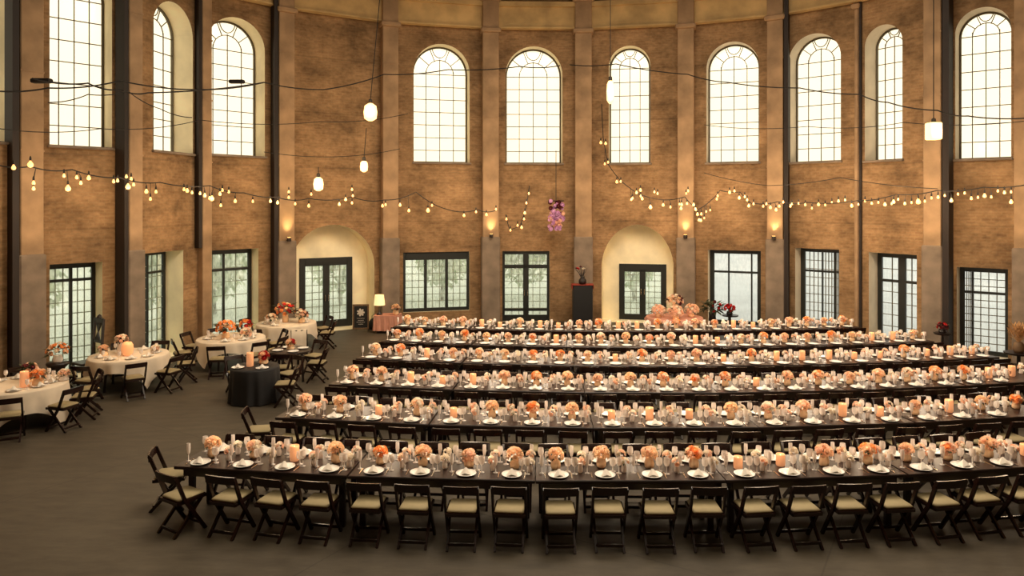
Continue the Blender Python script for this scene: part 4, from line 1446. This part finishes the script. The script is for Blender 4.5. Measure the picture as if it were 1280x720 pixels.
def festoon(name, knots, bulbs, label, sag=.12, back=0.0, light=None):
    K = [at(x, y, dstr(x) - back) for x, y in knots]
    pts = curve_pts(K, sag)
    root = new_obj(name, None, None, K[0])
    mb = MB(); mb.tube([p - K[0] for p in pts], .014, 5)
    new_obj('cord', mb.mesh('cord', M['cord']), root)
    for (x, y, s) in bulbs:
        q = at(x, y, dstr(x) - back)
        # hang the bulb on a short drop from the cord right above it
        best = min(pts, key=lambda p: abs(p.x - q.x) * 2 + abs(p.z - q.z) * .2)
        o = new_obj('bulb', BULB[s], root, q - K[0] + Vector((0, 0, .06)))
        new_obj('socket', SOCK, o)
        if best.z - q.z > .12:
            w = MB(); w.tube([Vector((0, 0, .09)), (best - q) + Vector((0, 0, -.06))], .007, 4)
            new_obj('drop_wire', w.mesh('drop_wire', M['cord']), o)
    tag(root, label, 'string lights', 'festoon lights along the wall')
    return root


RB = random.Random(21)
def cluster(x, y, n, w=12, h=10):
    return [(x + RB.uniform(-w, w), y + RB.uniform(-h, h), RB.choice((3, 0, 0, 1))) for _ in range(n)]

festoon('festoon_lights', [(-14, 203), (38, 208), (90, 212), (150, 222), (200, 228), (262, 232), (305, 241), (350, 246)],
        [(17, 209, 1), (38, 204, 2), (42, 229, 0), (42, 236, 0), (80, 220, 0), (85, 234, 2), (96, 222, 0), (101, 229, 0), (111, 222, 1), (142, 227, 0), (147, 226, 0), (158, 221, 0), (160, 232, 2), (167, 231, 0), (164, 224, 0), (183, 239, 1), (188, 249, 0), (195, 240, 0),
         (230, 237, 0), (234, 238, 1), (240, 241, 0), (250, 242, 0), (256, 244, 1), (262, 248, 0), (265, 247, 2), (275, 242, 1), (278, 238, 0), (286, 240, 0), (276, 257, 0), (294, 251, 1), (316, 252, 0), (338, 251, 1)],
        'string of warm bulbs from the corner table pier to the first arched doorway', sag=.06)
festoon('festoon_lights', [(345, 246), (386, 248), (440, 246), (480, 250), (520, 240), (560, 262), (597, 262), (622, 262)],
        [(347, 253, 1), (361, 240, 0), (361, 247, 0), (369, 255, 0), (386, 257, 1), (389, 243, 0), (424, 255, 1), (432, 249, 1), (440, 237, 0), (440, 254, 0), (441, 245, 0), (478, 257, 1), (482, 256, 0), (500, 256, 1), (511, 263, 1), (535, 262, 2), (540, 257, 0), (580, 269, 1), (595, 265, 0), (608, 268, 1), (620, 262, 0)],
        'string of warm bulbs sagging past the pier behind the pink side table', sag=.08)
festoon('festoon_lights', [(662, 232), (657, 262), (650, 282), (637, 287), (632, 268)],
        [(661, 242, 0), (658, 254, 0), (656, 266, 1), (655, 274, 0), (652, 284, 1), (647, 282, 0), (638, 288, 0), (633, 274, 0)],
        'short curl of bulbs hooked like a J beside the violet hanging', sag=.02)
festoon('festoon_lights', [(752, 130), (754, 172), (760, 205), (776, 226), (800, 243), (830, 250), (856, 246), (872, 262), (889, 250), (900, 238), (925, 240), (942, 256)],
        [(751, 178, 1), (757, 179, 1), (756, 205, 0), (760, 203, 0), (771, 227, 1), (776, 227, 0)] + cluster(796, 245, 6, 8, 8) + [(813, 258, 2), (818, 240, 0), (822, 242, 0), (829, 256, 1), (838, 259, 0)] + cluster(858, 250, 7, 9, 12) + cluster(881, 268, 9, 12, 8) +
        [(896, 249, 0), (897, 245, 0), (912, 240, 1), (918, 239, 0), (924, 247, 1), (931, 246, 0), (934, 250, 0), (936, 257, 1), (942, 255, 0)],
        'cascade of clustered bulbs looping down from the tall pendant to the arch', sag=.03)
far = [(954, 258, 0), (958, 255, 0), (963, 259, 1), (970, 262, 1), (974, 258, 0), (979, 253, 0), (988, 258, 0)]
for k in range(34):
    x = 990 + k * 8.3
    far.append((x, 258 - (x - 990) * .058 + RB.uniform(-4, 5), (3, 3, 0, 3, 1)[k % 5]))
far += [(1148, 251, 2), (1117, 252, 1), (1264, 252, 1)]
festoon('festoon_lights', [(942, 254), (972, 252), (1010, 253), (1071, 251), (1120, 243), (1172, 238), (1230, 234), (1292, 229)], far,
        'dense string of tiny bulbs along the street side wall', sag=.05)


def pendant(px, py, Y, h, r, top_py, label, top_px=None, shape='tube'):
    p = at(px, py, Y)
    top = at(top_px if top_px else px, top_py, Y)
    b1, b2, b3 = MB(), MB(), MB()
    b1.tube([Vector((0, 0, h / 2 + .1)), top - p], .012, 5)
    b2.lathe([(.02, h / 2 + .12), (.05, h / 2 + .10), (.06, h / 2), (.06, h / 2 - .03)], 10)
    if shape == 'box':
        b3.box((0, 0, 0), (r * 2, r * 2, h), bev=.02)
    else:
        b3.lathe([(.05, h / 2), (r * .85, h * .34), (r, 0), (r * .9, -h * .36), (r * .35, -h * .5), (.002, -h * .51)], 14)
    thing('pendant_lamp', [('cord', b1.mesh('cord', M['cord'])), ('cap', b2.mesh('cap', M['cord'])), ('glass_shade', b3.mesh('glass_shade', M['lamp'], True))], p, 0, label, 'pendant lamp', 'glowing pendant lamps')
    return p

LAMPS = [pendant(463, 140, 21.0, .52, .20, -60, 'large glowing oval pendant high before the blank brick bay', 480),
         pendant(763, 115, 22.0, .72, .12, -60, 'tall slim glowing pendant beside the upper arched window'),
         pendant(1167, 164, 18.6, .44, .15, -90, 'glowing lantern hanging in front of the street side pier', shape='box'),
         pendant(398, 230, 21.5, .42, .15, 209, 'glowing pendant just above the first arched doorway'),
         pendant(455, 208, 21.6, .34, .12, 160, 'small glowing pendant under the large oval one', 458)]


def cable(knots, Yoff, r, label, sag=.10):
    K = [at(x, y, dstr(x) - Yoff) for x, y in knots]
    pts = curve_pts(K, sag, 10)
    mb = MB(); mb.tube([p - K[0] for p in pts], r, 5)
    o = new_obj('overhead_cable', mb.mesh('cable', M['cord']), None, K[0])
    tag(o, label, 'cable', 'overhead cables')
    return o
cable([(-20, 112), (60, 110), (150, 101), (250, 112), (330, 103), (405, 112), (480, 93), (560, 87), (650, 83), (700, 82)], .3, .018, 'long dark cable crossing the tall windows from the picture edge', .06)
cable([(712, 81), (770, 80), (860, 93), (910, 103), (1000, 110), (1075, 118), (1110, 128), (1172, 138), (1210, 145), (1292, 147)], .3, .018, 'long dark cable crossing the street side windows', .05)
cable([(40, 98), (110, 104), (150, 112), (185, 116), (330, 103)], .5, .018, 'short twisted cable near the first tall window', .06)
cable([(60, 128), (110, 118), (160, 114), (200, 136), (240, 147)], .66, .012, 'thin loose wire sagging under the first tall windows', .05)
cable([(-20, 158), (125, 161), (250, 150), (400, 152), (510, 142)], .2, .010, 'thin wire strung low across the first windows', .10)
cable([(880, 156), (1010, 158), (1130, 153), (1292, 150)], .2, .010, 'thin wire strung low across the street side windows', .10)
cable([(330, 190), (420, 196), (500, 186)], .2, .010, 'thin wire between two piers above the first arch', .05)
cable([(880, 216), (960, 232), (1050, 222), (1172, 236)], .3, .010, 'thin wire looping above the dense bulbs', .05)
mb = MB(); mb.box((0, 0, 0), (.42, .16, .10), bev=.02)
for (x, y, lab) in ((52, 101, 'first window'), (296, 102, 'third window')):
    q = at(x, y, dstr(x) - .35)
    tag(new_obj('junction_box', bpy.data.meshes.get('junction') or mb.mesh('junction', M['cord']), None, q), 'small dark junction box on the cable by the %s' % lab, 'junction box', 'junction boxes on the cables')

# violet hanging bloom cloud by the pier
q = at(695, 266, 25.4)
mb, cb = MB(), MB()
rg = random.Random(17)
for k in range(84):
    z = rg.uniform(-.58, .42); w = .27 - .08 * abs(z)
    petal_rose(mb, (rg.uniform(-w, w), rg.uniform(-.10, .10), z), rg.uniform(.05, .085), (rg.uniform(-.5, .5), -1, rg.uniform(-.3, .4)), [7, 7, 7, 1][k % 4] if z < .12 else [5, 7, 7, 5][k % 4], rg)
cb.tube([(0, 0, .35), (0, 0, 2.2)], .012, 5); cb.tube([(-.28, 0, .42), (.28, 0, .42)], .02, 6)
thing('hanging_flowers', [('hanger', cb.mesh('hanger', M['cord'])), ('blooms', mb.mesh('blooms', FM + [M['rose_violet']]))], q, 0, 'cloud of violet blossoms hanging before the pier above the black pedestal', 'hanging flowers')

# small uplights on the pier jackets
for (i, lab, dx) in ((4, 'beside the first arched doorway', 0), (6, 'between the three light window and the transom doors', 0), (8, 'beside the second arched doorway', 0), (9, 'on the street side', 0), (1, 'by the corner table', 0)):
    V = PV[i]
    a = POLY[i - 1]; c = POLY[i + 1]
    d = ((V - a).normalized() + (c - V).normalized()).normalized()
    n = Vector((-d.y, d.x))
    if n.dot(CEN - V) < 0: n = -n
    q = V + n * .56
    if i == 1: continue
    b1, b2 = MB(), MB()
    b1.lathe([(.06, 0), (.07, .02), (.07, .12)], 10); b2.lathe([(.055, .121), (.055, .135), (.002, .137)], 10)
    # bracket arm back to the pier
    b3 = MB(); b3.box((0, .08, .03), (.05, .20, .03))
    rz = math.atan2(-n.x, n.y) + PI
    thing('wall_uplight', [('housing', b1.mesh('housing', M['steel_and_shade'], True)), ('lens', b2.mesh('lens', M['bulb'], True)), ('bracket', b3.mesh('bracket', M['steel_and_shade']))], (q.x, q.y, 3.10), rz, 'small uplight on the pier ' + lab, 'uplight', 'uplights on the piers')
    ld = bpy.data.lights.new('uplight_beam', 'SPOT'); ld.energy = 60; ld.color = (1, .70, .32); ld.spot_size = 1.1; ld.spot_blend = .8; ld.shadow_soft_size = .05
    lo = bpy.data.objects.new('uplight_beam', ld); COL.objects.link(lo); lo.location = (q.x, q.y, 3.26)
    tgt = Vector((V.x, V.y, 5.2)) + Vector((n.x, n.y, 0)) * .2
    lo.rotation_euler = (tgt - lo.location).to_track_quat('-Z', 'Y').to_euler()

# ------------------------------------------------------------------ garden outside the misted doors
mb = MB(); rg = random.Random(31)
for k in range(1500):
    while True:
        v = Vector((rg.uniform(-1, 1), rg.uniform(-1, 1), rg.uniform(-1, 1)))
        if v.length < 1: break
    d = Vector((rg.uniform(-1, 1), rg.uniform(-1, 1), rg.uniform(-1, .6)))
    leaf(mb, (v.x * 1.5, v.y * 1.1, 2.0 + v.z * 1.5), d, .30, .09, 0)
crown = mb.mesh('crown', M['garden'])
mb = MB(); mb.tube([(0, 0, -.12), (.05, 0, .8), (-.04, .05, 2.0)], [.10, .08, .04], 8)
trunk = mb.mesh('trunk', M['trunk'])
for k, (x, y, sc, lab) in enumerate(((-15.0, 21.5, 1.0, 'the door by the corner table'), (-13.2, 25.5, 1.1, 'the door below the slim window'), (-12.0, 29.0, 1.0, 'the orange flower table'), (-7.5, 31.5, 1.1, 'the first arched doors'), (-3.2, 33.0, 1.1, 'the three light window'),
                                    (.6, 34.0, 1.0, 'the transom doors'), (5.6, 33.0, 1.1, 'the second arched doors'))):
    thing('garden_tree', [('crown', crown), ('trunk', trunk)], (x, y, 0), k * 1.3, 'pale green garden tree outside, seen through the glass behind ' + lab, 'tree', 'garden trees outside the doors', scale=sc)

# ------------------------------------------------------------------ light
w = bpy.data.worlds.new('World'); scn.world = w; w.use_nodes = True
nt = w.node_tree; nt.nodes.clear()
out = nt.nodes.new('ShaderNodeOutputWorld'); bg = nt.nodes.new('ShaderNodeBackground')
tc = nt.nodes.new('ShaderNodeTexCoord'); sx = nt.nodes.new('ShaderNodeSeparateXYZ'); cr = nt.nodes.new('ShaderNodeValToRGB')
cr.color_ramp.elements[0].position = .495; cr.color_ramp.elements[0].color = (.62, .70, .66, 1)
cr.color_ramp.elements[1].position = .515; cr.color_ramp.elements[1].color = (1.0, .85, .615, 1)
mr = nt.nodes.new('ShaderNodeMapRange'); mr.inputs['From Min'].default_value = -1; mr.inputs['From Max'].default_value = 1
nt.links.new(tc.outputs['Generated'], sx.inputs[0]); nt.links.new(sx.outputs['Z'], mr.inputs['Value']); nt.links.new(mr.outputs['Result'], cr.inputs['Fac'])
nt.links.new(cr.outputs['Color'], bg.inputs['Color'])
bg.inputs['Strength'].default_value = 1.85
nt.links.new(bg.outputs[0], out.inputs['Surface'])


def lamp(kind, name, loc, energy, color, size=.3, rot=None, **kw):
    ld = bpy.data.lights.new(name, kind); ld.energy = energy; ld.color = color
    if kind == 'AREA':
        ld.shape = 'DISK'; ld.size = size
    else:
        ld.shadow_soft_size = size
    for k, v in kw.items(): setattr(ld, k, v)
    o = bpy.data.objects.new(name, ld); COL.objects.link(o); o.location = loc
    if rot: o.rotation_euler = rot
    return o

lamp('AREA', 'overhead_fill', (2.8, 14.5, 12.6), 1350, (1.0, .86, .68), 7.5)  # unseen area lamp added under the roof opening as overhead fill
# warm light from the festoon bulbs
for x in (40, 95, 165, 265, 345, 432, 515, 600, 655, 770, 815, 870, 925, 985, 1050, 1115, 1180, 1250):
    q = at(x, 250, dstr(x) - .45)
    lamp('POINT', 'festoon_glow', q, 44 + 24 * max(0, min(1, (x - 400) / 700)), (1.0, .71, .42), .22)
for p in TABLE_FILL:
    lamp('POINT', 'table_fill', p, 8.5, (1.0, .80, .58), .12)  # unseen lamps added above the long tables to brighten the tableware
for (cx, cy), *_r in SIDE:
    lamp('POINT', 'table_fill', (cx + .2, cy - .2, 1.45), 7, (1.0, .72, .42), .12)  # same added fill, above each round table
for p in LAMPS:
    lamp('POINT', 'pendant_glow', p + Vector((0, -.35, 0)), 40, (1.0, .66, .32), .2)

# ------------------------------------------------------------------ camera and look
cd = bpy.data.cameras.new('camera'); cd.sensor_width = 36; cd.lens = F / 1280 * 36
cd.shift_y = -(360 - HY) / 1280
cam = bpy.data.objects.new('camera', cd); COL.objects.link(cam)
cam.location = (0, 0, CH); cam.rotation_euler = (PI / 2, 0, 0)
cd.clip_end = 400
scn.camera = cam
scn.view_settings.view_transform = 'Standard'
scn.view_settings.look = 'None'
scn.view_settings.exposure = 0.0
scn.cycles.max_bounces = 8
scn.cycles.transparent_max_bounces = 24
scn.cycles.use_denoising = True
scn.cycles.caustics_reflective = False
scn.cycles.caustics_refractive = False
scn.cycles.sample_clamp_indirect = 4.0
